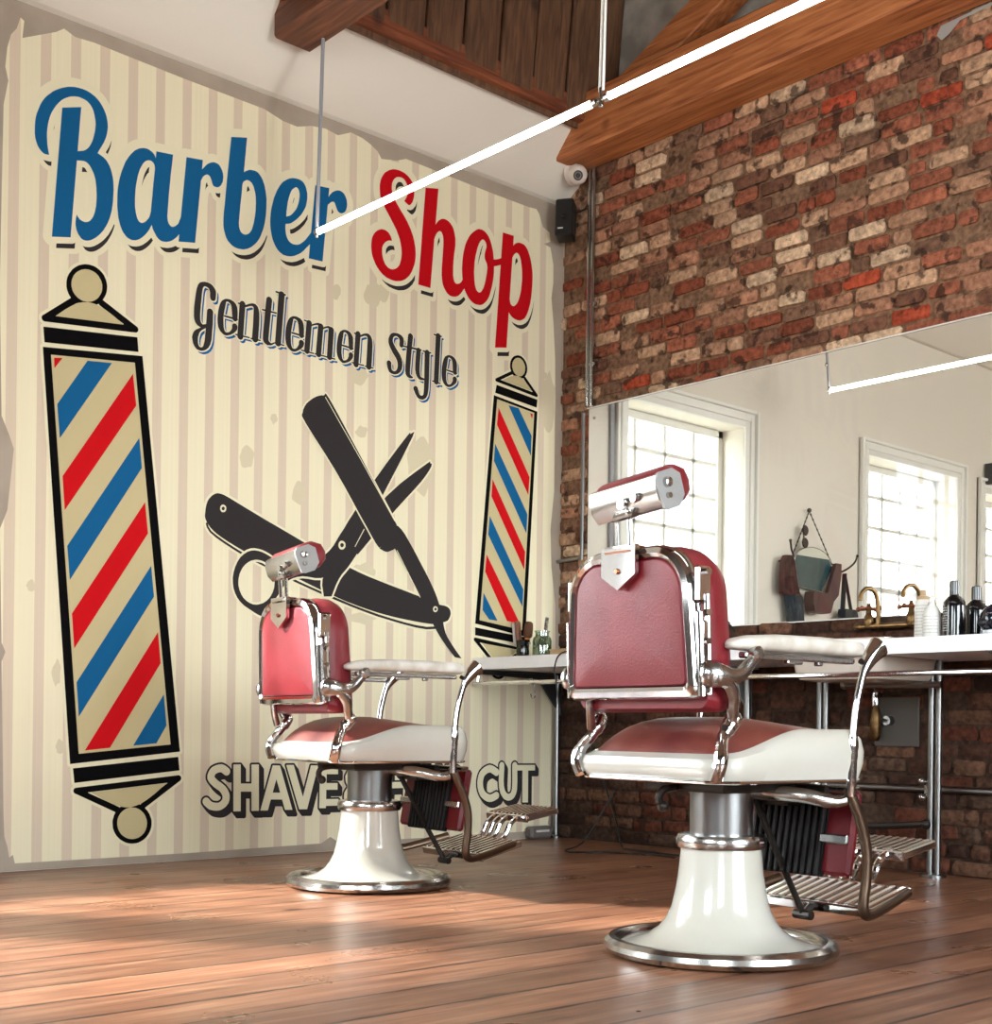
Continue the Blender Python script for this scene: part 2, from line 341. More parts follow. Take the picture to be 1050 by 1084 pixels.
MURAL = {
 'barber': [
  ('p',[[(-2952,3180),(-2869,3209),(-2909,2649),(-2990,2631)]]),
  ('p',[[(-3006,2966),(-3011,2966),(-3019,2965),(-3027,2965),(-3034,2968),(-3041,2973),(-3048,2980),(-3054,2988),(-3059,2998),(-3063,3009),(-3066,3021),(-3068,3035),(-3068,3050),(-3068,3066),(-3067,3084),(-3065,3102),(-3061,3120),(-3055,3138),(-3048,3157),(-3040,3175),(-3030,3192),(-3019,3207),(-3006,3221),(-2992,3235),(-2978,3246),(-2962,3257),(-2946,3266),(-2930,3274),(-2913,3280),(-2897,3284),(-2880,3286),(-2863,3287),(-2848,3286),(-2833,3283),(-2820,3278),(-2807,3272),(-2795,3264),(-2785,3255),(-2776,3244),(-2768,3232),(-2761,3219),(-2756,3206),(-2752,3191),(-2750,3177),(-2749,3162),(-2750,3149),(-2752,3135),(-2755,3121),(-2760,3106),(-2767,3088),(-2778,3068),(-2787,3050),(-2794,3037),(-2787,3035),(-2776,3031),(-2765,3026),(-2755,3019),(-2747,3010),(-2739,2998),(-2733,2985),(-2728,2970),(-2724,2955),(-2721,2938),(-2720,2921),(-2719,2902),(-2720,2881),(-2721,2858),(-2723,2836),(-2726,2815),(-2730,2796),(-2735,2778),(-2741,2761),(-2748,2745),(-2756,2730),(-2764,2715),(-2774,2702),(-2784,2690),(-2795,2679),(-2807,2669),(-2818,2661),(-2828,2656),(-2838,2653),(-2846,2652),(-2854,2653),(-2862,2656),(-2868,2662),(-2875,2670),(-2880,2679),(-2884,2688),(-2886,2697),(-2888,2706),(-2888,2714),(-2888,2722),(-2887,2731),(-2886,2740),(-2884,2747),(-2883,2753),(-2881,2749),(-2878,2744),(-2874,2739),(-2870,2735),(-2864,2733),(-2858,2731),(-2851,2730),(-2844,2730),(-2838,2732),(-2831,2736),(-2824,2741),(-2819,2748),(-2813,2757),(-2808,2768),(-2804,2781),(-2801,2795),(-2798,2810),(-2797,2826),(-2796,2843),(-2796,2859),(-2797,2875),(-2798,2891),(-2800,2907),(-2802,2921),(-2806,2934),(-2810,2945),(-2816,2956),(-2821,2964),(-2827,2972),(-2833,2978),(-2840,2982),(-2847,2985),(-2858,2985),(-2869,2983),(-2880,2980),(-2888,2979),(-2902,2990),(-2882,3019),(-2876,3021),(-2867,3024),(-2857,3028),(-2848,3034),(-2841,3041),(-2834,3049),(-2828,3059),(-2823,3069),(-2818,3081),(-2814,3094),(-2811,3107),(-2808,3120),(-2806,3132),(-2805,3144),(-2804,3157),(-2805,3170),(-2808,3183),(-2811,3197),(-2815,3210),(-2821,3221),(-2828,3230),(-2835,3236),(-2844,3242),(-2854,3245),(-2866,3247),(-2879,3248),(-2892,3246),(-2906,3242),(-2918,3237),(-2931,3229),(-2944,3220),(-2956,3209),(-2967,3196),(-2977,3182),(-2986,3167),(-2994,3152),(-3001,3136),(-3006,3120),(-3010,3104),(-3013,3087),(-3015,3072),(-3016,3056),(-3016,3040),(-3015,3025),(-3014,3008),(-3011,2991),(-3008,2976)]]),
  ('p',[[(-2525,3095),(-2528,3103),(-2531,3108),(-2536,3112),(-2540,3116),(-2546,3119),(-2552,3121),(-2558,3123),(-2564,3124),(-2571,3124),(-2577,3123),(-2584,3122),(-2591,3119),(-2599,3116),(-2607,3112),(-2615,3106),(-2624,3099),(-2632,3090),(-2641,3079),(-2650,3066),(-2658,3053),(-2666,3039),(-2672,3024),(-2678,3008),(-2684,2991),(-2688,2975),(-2693,2957),(-2696,2940),(-2699,2922),(-2701,2904),(-2702,2886),(-2702,2868),(-2702,2851),(-2702,2834),(-2700,2818),(-2698,2802),(-2696,2787),(-2692,2774),(-2688,2760),(-2683,2748),(-2678,2738),(-2672,2729),(-2665,2722),(-2658,2716),(-2651,2712),(-2643,2710),(-2634,2708),(-2625,2709),(-2616,2711),(-2607,2715),(-2597,2721),(-2589,2728),(-2580,2736),(-2573,2744),(-2566,2752),(-2559,2762),(-2554,2770),(-2549,2778),(-2546,2786),(-2542,2793),(-2540,2798),(-2537,2823),(-2532,2858),(-2527,2898),(-2523,2933),(-2521,2964),(-2521,2994),(-2521,3021),(-2521,3044),(-2522,3062),(-2522,3075),(-2523,3086)],[(-2529,3058),(-2530,3064),(-2533,3068),(-2536,3072),(-2540,3074),(-2544,3076),(-2548,3077),(-2553,3077),(-2558,3076),(-2563,3074),(-2568,3071),(-2573,3067),(-2579,3061),(-2584,3054),(-2589,3045),(-2594,3035),(-2599,3024),(-2603,3012),(-2607,2998),(-2610,2984),(-2613,2968),(-2616,2950),(-2618,2931),(-2619,2912),(-2620,2895),(-2620,2880),(-2620,2866),(-2619,2853),(-2617,2841),(-2615,2830),(-2612,2819),(-2609,2810),(-2605,2803),(-2601,2798),(-2597,2796),(-2592,2794),(-2587,2794),(-2582,2796),(-2577,2799),(-2571,2803),(-2566,2808),(-2562,2814),(-2557,2820),(-2552,2828),(-2549,2837),(-2546,2848),(-2544,2860),(-2543,2874),(-2542,2889),(-2540,2907),(-2538,2928),(-2537,2949),(-2535,2968),(-2534,2984),(-2532,2999),(-2531,3013),(-2530,3025),(-2529,3035),(-2528,3044),(-2528,3052)]]),
  ('p',[[(-2522,3126),(-2441,3135),(-2443,3114),(-2446,3085),(-2450,3052),(-2453,3019),(-2456,2987),(-2459,2952),(-2461,2920),(-2463,2894),(-2464,2875),(-2465,2862),(-2465,2852),(-2464,2843),(-2462,2835),(-2460,2829),(-2457,2824),(-2453,2820),(-2449,2817),(-2445,2815),(-2441,2815),(-2436,2816),(-2431,2819),(-2425,2823),(-2420,2828),(-2414,2834),(-2410,2841),(-2407,2850),(-2403,2859),(-2400,2869),(-2395,2881),(-2391,2894),(-2387,2906),(-2384,2915),(-2402,2798),(-2406,2792),(-2412,2784),(-2419,2775),(-2426,2768),(-2432,2762),(-2438,2757),(-2444,2753),(-2450,2749),(-2457,2746),(-2464,2743),(-2471,2741),(-2478,2740),(-2485,2739),(-2492,2739),(-2499,2741),(-2505,2744),(-2511,2748),(-2517,2754),(-2522,2762),(-2527,2769),(-2531,2775),(-2534,2780),(-2537,2788),(-2539,2798),(-2541,2813),(-2542,2831),(-2542,2851),(-2541,2872),(-2540,2895),(-2537,2919),(-2534,2945),(-2531,2975),(-2529,3013),(-2526,3057),(-2524,3098)]]),
  ('p',[[(-2375,3144),(-2293,3155),(-2327,2773),(-2409,2758)]]),
  ('p',[[(-2305,3089),(-2304,3093),(-2302,3099),(-2300,3105),(-2296,3112),(-2291,3119),(-2284,3127),(-2278,3135),(-2271,3142),(-2264,3148),(-2257,3153),(-2249,3157),(-2242,3160),(-2235,3162),(-2227,3162),(-2220,3161),(-2213,3159),(-2208,3155),(-2203,3150),(-2199,3144),(-2195,3138),(-2192,3132),(-2190,3125),(-2189,3118),(-2188,3112),(-2188,3104),(-2189,3096),(-2190,3088),(-2192,3082),(-2195,3076),(-2198,3070),(-2201,3065),(-2205,3061),(-2209,3057),(-2214,3055),(-2218,3053),(-2222,3052),(-2227,3052),(-2232,3052),(-2237,3054),(-2241,3056),(-2243,3061),(-2245,3066),(-2247,3072),(-2249,3077),(-2251,3081),(-2253,3086),(-2255,3089),(-2257,3092),(-2260,3094),(-2263,3095),(-2266,3096),(-2270,3096),(-2275,3094),(-2280,3091),(-2285,3087),(-2289,3083),(-2293,3077),(-2296,3070),(-2299,3064),(-2302,3059),(-2324,3044)]]),
  ('p',[[(-2149,3303),(-2066,3325),(-2081,3161),(-2078,3163),(-2074,3167),(-2068,3171),(-2063,3174),(-2058,3177),(-2053,3180),(-2047,3182),(-2041,3183),(-2033,3184),(-2024,3185),(-2015,3184),(-2007,3182),(-2000,3177),(-1993,3170),(-1986,3163),(-1980,3154),(-1976,3145),(-1971,3135),(-1968,3125),(-1965,3113),(-1962,3100),(-1960,3087),(-1958,3072),(-1958,3056),(-1958,3038),(-1959,3017),(-1960,2996),(-1963,2977),(-1966,2958),(-1970,2940),(-1975,2923),(-1981,2907),(-1987,2892),(-1994,2878),(-2002,2865),(-2010,2854),(-2019,2844),(-2028,2835),(-2037,2827),(-2047,2820),(-2057,2814),(-2067,2810),(-2077,2806),(-2087,2804),(-2098,2803),(-2108,2802),(-2118,2803),(-2128,2805),(-2137,2808),(-2146,2813),(-2154,2819),(-2161,2825),(-2167,2833),(-2172,2842),(-2176,2852),(-2179,2862),(-2182,2872),(-2184,2883),(-2185,2896),(-2185,2911),(-2184,2930),(-2183,2951),(-2180,2975),(-2178,3002),(-2175,3033),(-2172,3067),(-2169,3102),(-2165,3140),(-2161,3182),(-2156,3230),(-2152,3273)],[(-2086,3108),(-2084,3114),(-2080,3118),(-2077,3122),(-2073,3124),(-2070,3127),(-2066,3129),(-2063,3130),(-2059,3130),(-2054,3130),(-2049,3129),(-2045,3127),(-2040,3124),(-2036,3120),(-2032,3114),(-2028,3108),(-2025,3099),(-2022,3090),(-2019,3079),(-2017,3067),(-2016,3053),(-2015,3038),(-2016,3022),(-2016,3004),(-2018,2988),(-2020,2972),(-2023,2955),(-2026,2940),(-2030,2926),(-2033,2916),(-2036,2907),(-2040,2900),(-2044,2894),(-2049,2888),(-2055,2883),(-2061,2880),(-2066,2877),(-2072,2876),(-2078,2876),(-2084,2877),(-2088,2879),(-2093,2882),(-2096,2887),(-2099,2892),(-2101,2898),(-2103,2905),(-2103,2913),(-2104,2922),(-2103,2933),(-2102,2947),(-2101,2964),(-2099,2982),(-2098,2999),(-2096,3016),(-2094,3033),(-2092,3050),(-2091,3065),(-2090,3078),(-2089,3089),(-2088,3099)]]),
  ('p',[[(-1828,3205),(-1818,3209),(-1808,3212),(-1798,3213),(-1789,3214),(-1780,3214),(-1772,3213),(-1764,3211),(-1757,3208),(-1751,3202),(-1745,3194),(-1740,3186),(-1737,3177),(-1734,3167),(-1732,3156),(-1732,3146),(-1732,3134),(-1734,3123),(-1736,3111),(-1739,3099),(-1743,3088),(-1748,3078),(-1754,3068),(-1760,3058),(-1766,3048),(-1774,3039),(-1782,3030),(-1790,3021),(-1798,3014),(-1806,3007),(-1814,3001),(-1821,2995),(-1828,2991),(-1835,2988),(-1842,2986),(-1848,2984),(-1852,2983),(-1852,2979),(-1853,2973),(-1853,2966),(-1853,2960),(-1852,2952),(-1851,2944),(-1849,2936),(-1847,2928),(-1844,2922),(-1840,2915),(-1836,2910),(-1831,2906),(-1825,2902),(-1818,2900),(-1811,2898),(-1804,2898),(-1796,2899),(-1788,2900),(-1780,2903),(-1772,2907),(-1765,2913),(-1757,2919),(-1749,2927),(-1741,2935),(-1733,2945),(-1725,2956),(-1717,2967),(-1710,2977),(-1704,2986),(-1698,2995),(-1694,3003),(-1690,3008),(-1686,2949),(-1692,2943),(-1701,2934),(-1711,2924),(-1721,2914),(-1730,2904),(-1739,2894),(-1747,2884),(-1756,2875),(-1765,2867),(-1774,2860),(-1783,2855),(-1791,2850),(-1799,2845),(-1806,2842),(-1814,2839),(-1822,2836),(-1832,2835),(-1844,2833),(-1855,2833),(-1865,2834),(-1875,2838),(-1884,2842),(-1892,2848),(-1900,2855),(-1907,2864),(-1913,2873),(-1919,2884),(-1924,2895),(-1928,2908),(-1931,2922),(-1934,2936),(-1936,2951),(-1937,2966),(-1937,2980),(-1936,2995),(-1935,3010),(-1933,3026),(-1930,3041),(-1926,3057),(-1922,3072),(-1918,3088),(-1912,3103),(-1906,3117),(-1900,3131),(-1893,3143),(-1886,3155),(-1878,3166),(-1870,3176),(-1860,3184),(-1849,3193),(-1838,3200)],[(-1800,3170),(-1795,3172),(-1791,3171),(-1787,3169),(-1784,3167),(-1781,3163),(-1779,3158),(-1777,3152),(-1776,3146),(-1776,3138),(-1776,3130),(-1778,3120),(-1779,3112),(-1781,3102),(-1784,3093),(-1787,3084),(-1791,3075),(-1795,3067),(-1800,3060),(-1805,3053),(-1810,3047),(-1815,3041),(-1819,3036),(-1824,3032),(-1829,3028),(-1834,3025),(-1840,3022),(-1846,3020),(-1849,3018),(-1849,3024),(-1848,3033),(-1848,3043),(-1846,3054),(-1845,3065),(-1843,3077),(-1841,3090),(-1838,3102),(-1835,3114),(-1831,3126),(-1827,3136),(-1823,3146),(-1818,3154),(-1811,3161),(-1805,3166)]]),
  ('p',[[(-1687,3212),(-1606,3221),(-1640,2856),(-1720,2852)]]),
  ('p',[[(-1612,3171),(-1611,3174),(-1609,3177),(-1607,3182),(-1604,3187),(-1600,3192),(-1595,3198),(-1590,3204),(-1584,3209),(-1576,3214),(-1568,3219),(-1559,3223),(-1551,3225),(-1543,3226),(-1535,3225),(-1528,3223),(-1522,3220),(-1516,3215),(-1512,3210),(-1508,3203),(-1505,3197),(-1502,3190),(-1501,3183),(-1500,3175),(-1500,3167),(-1501,3159),(-1503,3150),(-1506,3141),(-1510,3134),(-1515,3128),(-1521,3124),(-1527,3120),(-1533,3118),(-1538,3117),(-1544,3118),(-1549,3120),(-1554,3122),(-1557,3126),(-1561,3132),(-1564,3138),(-1566,3143),(-1568,3148),(-1570,3152),(-1572,3156),(-1575,3159),(-1578,3161),(-1582,3161),(-1587,3160),(-1591,3158),(-1596,3155),(-1601,3150),(-1606,3144),(-1610,3141),(-1632,3125)]]),
 ],
 'shop': [
  ('p',[[(-1148,3283),(-1144,3288),(-1140,3295),(-1135,3303),(-1131,3311),(-1129,3319),(-1127,3327),(-1126,3335),(-1126,3342),(-1126,3351),(-1127,3359),(-1129,3367),(-1132,3374),(-1136,3380),(-1141,3386),(-1147,3391),(-1153,3395),(-1160,3397),(-1168,3398),(-1176,3397),(-1183,3396),(-1189,3394),(-1196,3391),(-1202,3387),(-1208,3382),(-1212,3377),(-1217,3370),(-1221,3362),(-1224,3355),(-1226,3347),(-1226,3339),(-1227,3330),(-1226,3321),(-1224,3312),(-1221,3302),(-1217,3292),(-1212,3282),(-1205,3272),(-1196,3261),(-1186,3250),(-1176,3239),(-1166,3228),(-1155,3217),(-1144,3206),(-1134,3194),(-1124,3182),(-1115,3169),(-1106,3156),(-1099,3143),(-1092,3130),(-1086,3116),(-1081,3102),(-1077,3088),(-1074,3076),(-1071,3063),(-1070,3050),(-1069,3037),(-1069,3023),(-1070,3010),(-1072,2996),(-1075,2982),(-1080,2968),(-1086,2953),(-1092,2939),(-1100,2926),(-1108,2914),(-1118,2904),(-1127,2895),(-1137,2887),(-1147,2881),(-1157,2876),(-1168,2872),(-1179,2869),(-1191,2866),(-1203,2865),(-1216,2865),(-1229,2866),(-1241,2868),(-1254,2870),(-1266,2875),(-1278,2880),(-1290,2888),(-1300,2896),(-1311,2906),(-1320,2916),(-1327,2927),(-1334,2938),(-1340,2950),(-1345,2962),(-1348,2975),(-1350,2988),(-1351,3000),(-1351,3013),(-1350,3025),(-1349,3036),(-1346,3047),(-1342,3057),(-1336,3067),(-1330,3076),(-1322,3084),(-1314,3091),(-1306,3096),(-1298,3100),(-1290,3104),(-1282,3106),(-1273,3106),(-1264,3106),(-1256,3104),(-1249,3101),(-1242,3097),(-1237,3091),(-1232,3086),(-1228,3080),(-1225,3075),(-1224,3070),(-1222,3065),(-1222,3062),(-1226,3062),(-1231,3061),(-1238,3060),(-1244,3058),(-1250,3055),(-1257,3050),(-1263,3046),(-1268,3040),(-1273,3034),(-1277,3028),(-1280,3021),(-1282,3014),(-1283,3005),(-1283,2996),(-1283,2987),(-1281,2978),(-1279,2968),(-1276,2959),(-1272,2950),(-1267,2942),(-1262,2935),(-1255,2930),(-1249,2925),(-1242,2922),(-1235,2920),(-1228,2919),(-1220,2919),(-1213,2921),(-1206,2924),(-1198,2928),(-1191,2933),(-1184,2939),(-1178,2946),(-1173,2954),(-1169,2963),(-1166,2973),(-1163,2984),(-1161,2996),(-1160,3008),(-1160,3021),(-1161,3033),(-1163,3046),(-1166,3059),(-1170,3072),(-1174,3085),(-1181,3098),(-1188,3112),(-1195,3125),(-1204,3137),(-1214,3150),(-1224,3162),(-1233,3174),(-1243,3186),(-1253,3198),(-1263,3209),(-1271,3220),(-1279,3231),(-1286,3241),(-1292,3252),(-1296,3262),(-1300,3273),(-1301,3284),(-1302,3295),(-1303,3306),(-1303,3317),(-1302,3327),(-1300,3337),(-1298,3347),(-1293,3358),(-1288,3369),(-1281,3380),(-1274,3390),(-1265,3398),(-1256,3405),(-1246,3412),(-1237,3417),(-1228,3421),(-1219,3425),(-1210,3427),(-1200,3429),(-1189,3430),(-1177,3430),(-1165,3429),(-1154,3428),(-1144,3425),(-1133,3421),(-1124,3417),(-1116,3412),(-1108,3406),(-1102,3400),(-1097,3393),(-1092,3385),(-1089,3377),(-1086,3368),(-1084,3358),(-1082,3348),(-1083,3337),(-1084,3326),(-1086,3315),(-1089,3306),(-1091,3299),(-1094,3292),(-1098,3287),(-1101,3283),(-1105,3278),(-1108,3275),(-1113,3272),(-1118,3271),(-1125,3273),(-1134,3277),(-1142,3281)]]),
  ('p',[[(-1010,3390),(-924,3409),(-970,2882),(-1050,2882)]]),
  ('p',[[(-941,3218),(-938,3222),(-934,3228),(-929,3235),(-924,3241),(-917,3247),(-909,3253),(-901,3258),(-893,3261),(-884,3263),(-875,3263),(-866,3262),(-858,3260),(-849,3256),(-840,3251),(-833,3245),(-826,3238),(-820,3229),(-816,3219),(-812,3208),(-809,3197),(-807,3187),(-805,3176),(-805,3164),(-805,3150),(-806,3134),(-809,3116),(-812,3097),(-814,3079),(-816,3063),(-817,3046),(-818,3031),(-818,3017),(-818,3003),(-818,2990),(-817,2979),(-815,2969),(-813,2962),(-810,2956),(-807,2951),(-803,2948),(-800,2946),(-795,2945),(-790,2946),(-785,2947),(-780,2949),(-774,2952),(-768,2956),(-763,2961),(-758,2968),(-754,2976),(-750,2984),(-745,2993),(-739,3002),(-731,3012),(-724,3020),(-719,3027),(-718,2971),(-723,2963),(-729,2951),(-737,2939),(-744,2927),(-751,2918),(-757,2909),(-764,2901),(-771,2894),(-778,2887),(-786,2882),(-794,2878),(-802,2875),(-812,2873),(-822,2872),(-833,2872),(-842,2874),(-851,2878),(-860,2883),(-867,2890),(-874,2898),(-880,2906),(-885,2915),(-889,2926),(-892,2938),(-894,2951),(-896,2966),(-896,2981),(-896,2998),(-895,3016),(-893,3036),(-892,3056),(-890,3074),(-889,3092),(-888,3108),(-887,3123),(-887,3137),(-887,3149),(-888,3159),(-889,3168),(-892,3176),(-895,3182),(-900,3188),(-904,3191),(-910,3192),(-915,3191),(-920,3187),(-926,3182),(-931,3176),(-936,3168),(-941,3158),(-945,3148),(-948,3141),(-970,3136)]]),
  ('p',[[(-642,3273),(-633,3274),(-624,3275),(-614,3274),(-605,3272),(-596,3268),(-588,3263),(-580,3257),(-572,3249),(-565,3239),(-558,3227),(-553,3215),(-548,3202),(-544,3190),(-540,3179),(-538,3166),(-536,3152),(-534,3137),(-532,3119),(-532,3101),(-532,3083),(-532,3065),(-534,3047),(-536,3029),(-540,3011),(-544,2991),(-550,2971),(-556,2952),(-562,2935),(-569,2921),(-577,2909),(-586,2898),(-594,2890),(-603,2882),(-612,2876),(-621,2872),(-631,2869),(-642,2868),(-654,2867),(-666,2868),(-677,2871),(-688,2876),(-699,2882),(-710,2890),(-719,2900),(-727,2910),(-735,2922),(-742,2935),(-747,2949),(-751,2964),(-754,2980),(-756,2998),(-757,3015),(-758,3034),(-757,3053),(-756,3073),(-754,3092),(-751,3111),(-747,3130),(-742,3148),(-737,3165),(-730,3181),(-722,3196),(-714,3210),(-706,3222),(-698,3232),(-690,3240),(-682,3247),(-674,3254),(-666,3260),(-658,3265),(-651,3270)],[(-614,3224),(-609,3224),(-603,3222),(-599,3219),(-595,3215),(-592,3210),(-589,3203),(-588,3196),(-588,3189),(-590,3181),(-593,3174),(-596,3166),(-598,3158),(-600,3150),(-600,3141),(-600,3132),(-598,3123),(-594,3116),(-589,3109),(-584,3102),(-581,3092),(-580,3080),(-582,3065),(-584,3049),(-587,3035),(-590,3021),(-593,3007),(-597,2994),(-600,2983),(-604,2972),(-609,2962),(-614,2954),(-618,2947),(-623,2942),(-628,2938),(-632,2936),(-637,2936),(-642,2936),(-646,2938),(-651,2941),(-656,2945),(-659,2952),(-663,2960),(-666,2970),(-668,2981),(-670,2993),(-671,3006),(-672,3020),(-673,3035),(-672,3052),(-671,3070),(-670,3088),(-667,3106),(-664,3124),(-659,3142),(-654,3159),(-650,3173),(-645,3185),(-641,3194),(-636,3202),(-632,3209),(-627,3215),(-623,3219),(-618,3223)]]),
  ('p',[[(-546,3134),(-541,3136),(-532,3137),(-523,3140),(-514,3142),(-504,3146),(-493,3151),(-483,3156),(-476,3159),(-475,3123),(-482,3120),(-492,3116),(-503,3111),(-513,3107),(-522,3104),(-532,3100),(-540,3097),(-546,3095)]]),
  ('p',[[(-471,3299),(-390,3301),(-434,2681),(-518,2665)]]),
  ('p',[[(-400,3239),(-396,3244),(-390,3250),(-383,3258),(-376,3263),(-370,3267),(-363,3270),(-355,3273),(-347,3274),(-338,3275),(-328,3274),(-317,3273),(-308,3270),(-299,3264),(-292,3257),(-284,3248),(-278,3238),(-272,3226),(-266,3214),(-261,3200),(-257,3185),(-253,3169),(-250,3153),(-247,3135),(-246,3115),(-246,3093),(-247,3068),(-249,3044),(-251,3020),(-254,2998),(-258,2976),(-262,2956),(-268,2937),(-274,2919),(-281,2903),(-288,2889),(-296,2876),(-305,2867),(-315,2860),(-325,2854),(-335,2850),(-345,2848),(-356,2847),(-365,2848),(-374,2849),(-383,2851),(-390,2854),(-397,2857),(-404,2861),(-410,2866),(-415,2872),(-420,2877),(-423,2881),(-443,2891),(-428,3179)],[(-371,3213),(-364,3214),(-357,3212),(-351,3208),(-346,3203),(-342,3196),(-338,3187),(-335,3178),(-333,3166),(-330,3154),(-328,3141),(-326,3126),(-325,3111),(-325,3094),(-325,3075),(-327,3056),(-329,3038),(-331,3022),(-334,3006),(-338,2991),(-342,2978),(-347,2966),(-351,2955),(-356,2946),(-361,2938),(-367,2931),(-373,2925),(-379,2921),(-385,2918),(-391,2917),(-397,2918),(-402,2920),(-407,2924),(-410,2930),(-412,2938),(-414,2948),(-415,2961),(-415,2978),(-414,2998),(-413,3019),(-411,3040),(-410,3062),(-409,3086),(-408,3108),(-406,3127),(-405,3143),(-404,3156),(-402,3168),(-399,3179),(-393,3190),(-386,3200),(-378,3208)]]),
 ],
 'gentlemen': [
  ('s',[(-2234,2547,29),(-2234,2555,30),(-2233,2566,31),(-2234,2576,32),(-2238,2584,30),(-2243,2591,27),(-2250,2596,25),(-2258,2599,23),(-2268,2600,21),(-2277,2600,20),(-2285,2597,21),(-2292,2592,25),(-2298,2583,27),(-2302,2568,29),(-2305,2549,30),(-2307,2529,31),(-2310,2506,32),(-2312,2482,33),(-2313,2461,32),(-2313,2446,32),(-2312,2435,31),(-2309,2425,29),(-2303,2417,25),(-2296,2412,21),(-2288,2408,17),(-2281,2410,13),(-2273,2414,10),(-2268,2417,8)]),
  ('s',[(-2247,2480,32),(-2248,2461,32),(-2249,2434,34),(-2251,2407,34),(-2253,2383,34),(-2255,2358,34),(-2259,2338,31),(-2265,2324,27),(-2272,2313,20),(-2280,2307,16),(-2289,2303,15),(-2299,2304,17),(-2308,2307,19),(-2314,2315,23),(-2319,2326,26),(-2321,2338,28),(-2322,2348,30),(-2320,2359,29),(-2316,2369,27),(-2311,2377,23),(-2304,2384,17),(-2295,2392,13),(-2282,2400,11),(-2268,2409,10),(-2258,2415,9)]),
  ('s',[(-2119,2478,27),(-2119,2492,29),(-2120,2511,31),(-2122,2527,31),(-2126,2537,28),(-2131,2544,24),(-2138,2548,20),(-2147,2552,16),(-2157,2553,13),(-2166,2552,12),(-2173,2546,16),(-2178,2538,23),(-2183,2526,28),(-2187,2511,30),(-2191,2493,30),(-2193,2475,30),(-2194,2457,31),(-2193,2440,31),(-2191,2426,29),(-2186,2414,25),(-2179,2405,20),(-2171,2399,16),(-2162,2398,14),(-2152,2401,13),(-2143,2405,13),(-2135,2412,16),(-2127,2420,20),(-2122,2428,24),(-2119,2434,27),(-2119,2438,28),(-2119,2441,29)]),
  ('s',[(-2172,2478,9),(-2107,2476,9)]),
  ('s',[(-2080,2552,31),(-2090,2402,31)]),
  ('s',[(-2101,2552,8),(-2074,2552,8)]),
  ('s',[(-2113,2406,7),(-2043,2406,7)]),
  ('s',[(-2067,2546,10),(-2057,2550,10),(-2043,2557,11),(-2031,2561,12),(-2022,2561,16),(-2014,2558,20),(-2009,2552,25),(-2006,2542,28),(-2005,2529,31),(-2005,2509,33),(-2006,2476,33),(-2009,2436,33),(-2011,2407,33)]),
  ('s',[(-2032,2404,7),(-1984,2405,7)]),
  ('s',[(-1937,2603,32),(-1942,2555,32),(-1948,2489,32),(-1953,2438,32),(-1954,2417,31),(-1952,2411,30),(-1949,2408,28),(-1942,2402,23),(-1934,2400,16),(-1926,2399,11),(-1919,2401,8),(-1913,2405,7),(-1908,2408,6)]),
  ('s',[(-1973,2551,8),(-1899,2551,8)]),
  ('s',[(-1869,2643,34),(-1886,2413,33)]),
  ('s',[(-1900,2651,8),(-1849,2648,8)]),
  ('s',[(-1903,2410,7),(-1854,2408,7)]),
  ('s',[(-1756,2476,27),(-1756,2490,29),(-1757,2510,31),(-1759,2526,31),(-1763,2536,29),(-1768,2543,24),(-1775,2547,20),(-1784,2551,16),(-1794,2552,13),(-1803,2551,12),(-1810,2545,16),(-1815,2537,23),(-1820,2525,28),(-1824,2510,30),(-1828,2492,31),(-1830,2474,31),(-1831,2456,31),(-1830,2439,31),(-1828,2424,29),(-1823,2412,25),(-1816,2403,20),(-1808,2397,16),(-1799,2396,14),(-1789,2398,13),(-1780,2403,13),(-1772,2410,16),(-1764,2418,21),(-1759,2426,24),(-1756,2431,27),(-1756,2436,29),(-1755,2439,30)]),
  ('s',[(-1809,2477,9),(-1744,2474,9)]),
  ('s',[(-1713,2542,31),(-1724,2409,31)]),
  ('s',[(-1646,2540,31),(-1657,2406,31)]),
  ('s',[(-1585,2536,32),(-1593,2405,31)]),
  ('s',[(-1698,2536,7),(-1688,2541,8),(-1673,2547,9),(-1661,2550,11),(-1654,2547,16),(-1649,2540,23),(-1646,2534,27)]),
  ('s',[(-1634,2534,7),(-1625,2539,8),(-1612,2545,9),(-1601,2548,11),(-1594,2544,16),(-1588,2536,23),(-1585,2531,28)]),
  ('s',[(-1755,2405,7),(-1686,2403,7)]),
  ('s',[(-1676,2403,7),(-1617,2402,7)]),
  ('s',[(-1612,2401,7),(-1562,2400,7)]),
  ('s',[(-1740,2551,7),(-1708,2548,7)]),
  ('s',[(-1467,2475,26),(-1467,2488,27),(-1468,2507,29),(-1469,2522,30),(-1473,2532,27),(-1478,2539,23),(-1484,2544,19),(-1493,2547,16),(-1503,2549,12),(-1511,2547,12),(-1518,2542,15),(-1523,2534,22),(-1527,2523,27),(-1531,2508,29),(-1534,2490,29),(-1536,2473,30),(-1537,2456,30),(-1537,2439,29),(-1534,2425,28),(-1530,2413,24),(-1523,2404,19),(-1516,2398,15),(-1507,2397,13),(-1498,2400,12),(-1489,2404,13),(-1481,2410,16),(-1474,2418,20),(-1469,2426,23),(-1467,2431,26),(-1466,2435,27),(-1466,2438,28)]),
  ('s',[(-1517,2476,9),(-1455,2472,9)]),
  ('s',[(-1425,2549,31),(-1435,2399,31)]),
  ('s',[(-1446,2550,8),(-1420,2548,8)]),
  ('s',[(-1458,2403,7),(-1389,2402,7)]),
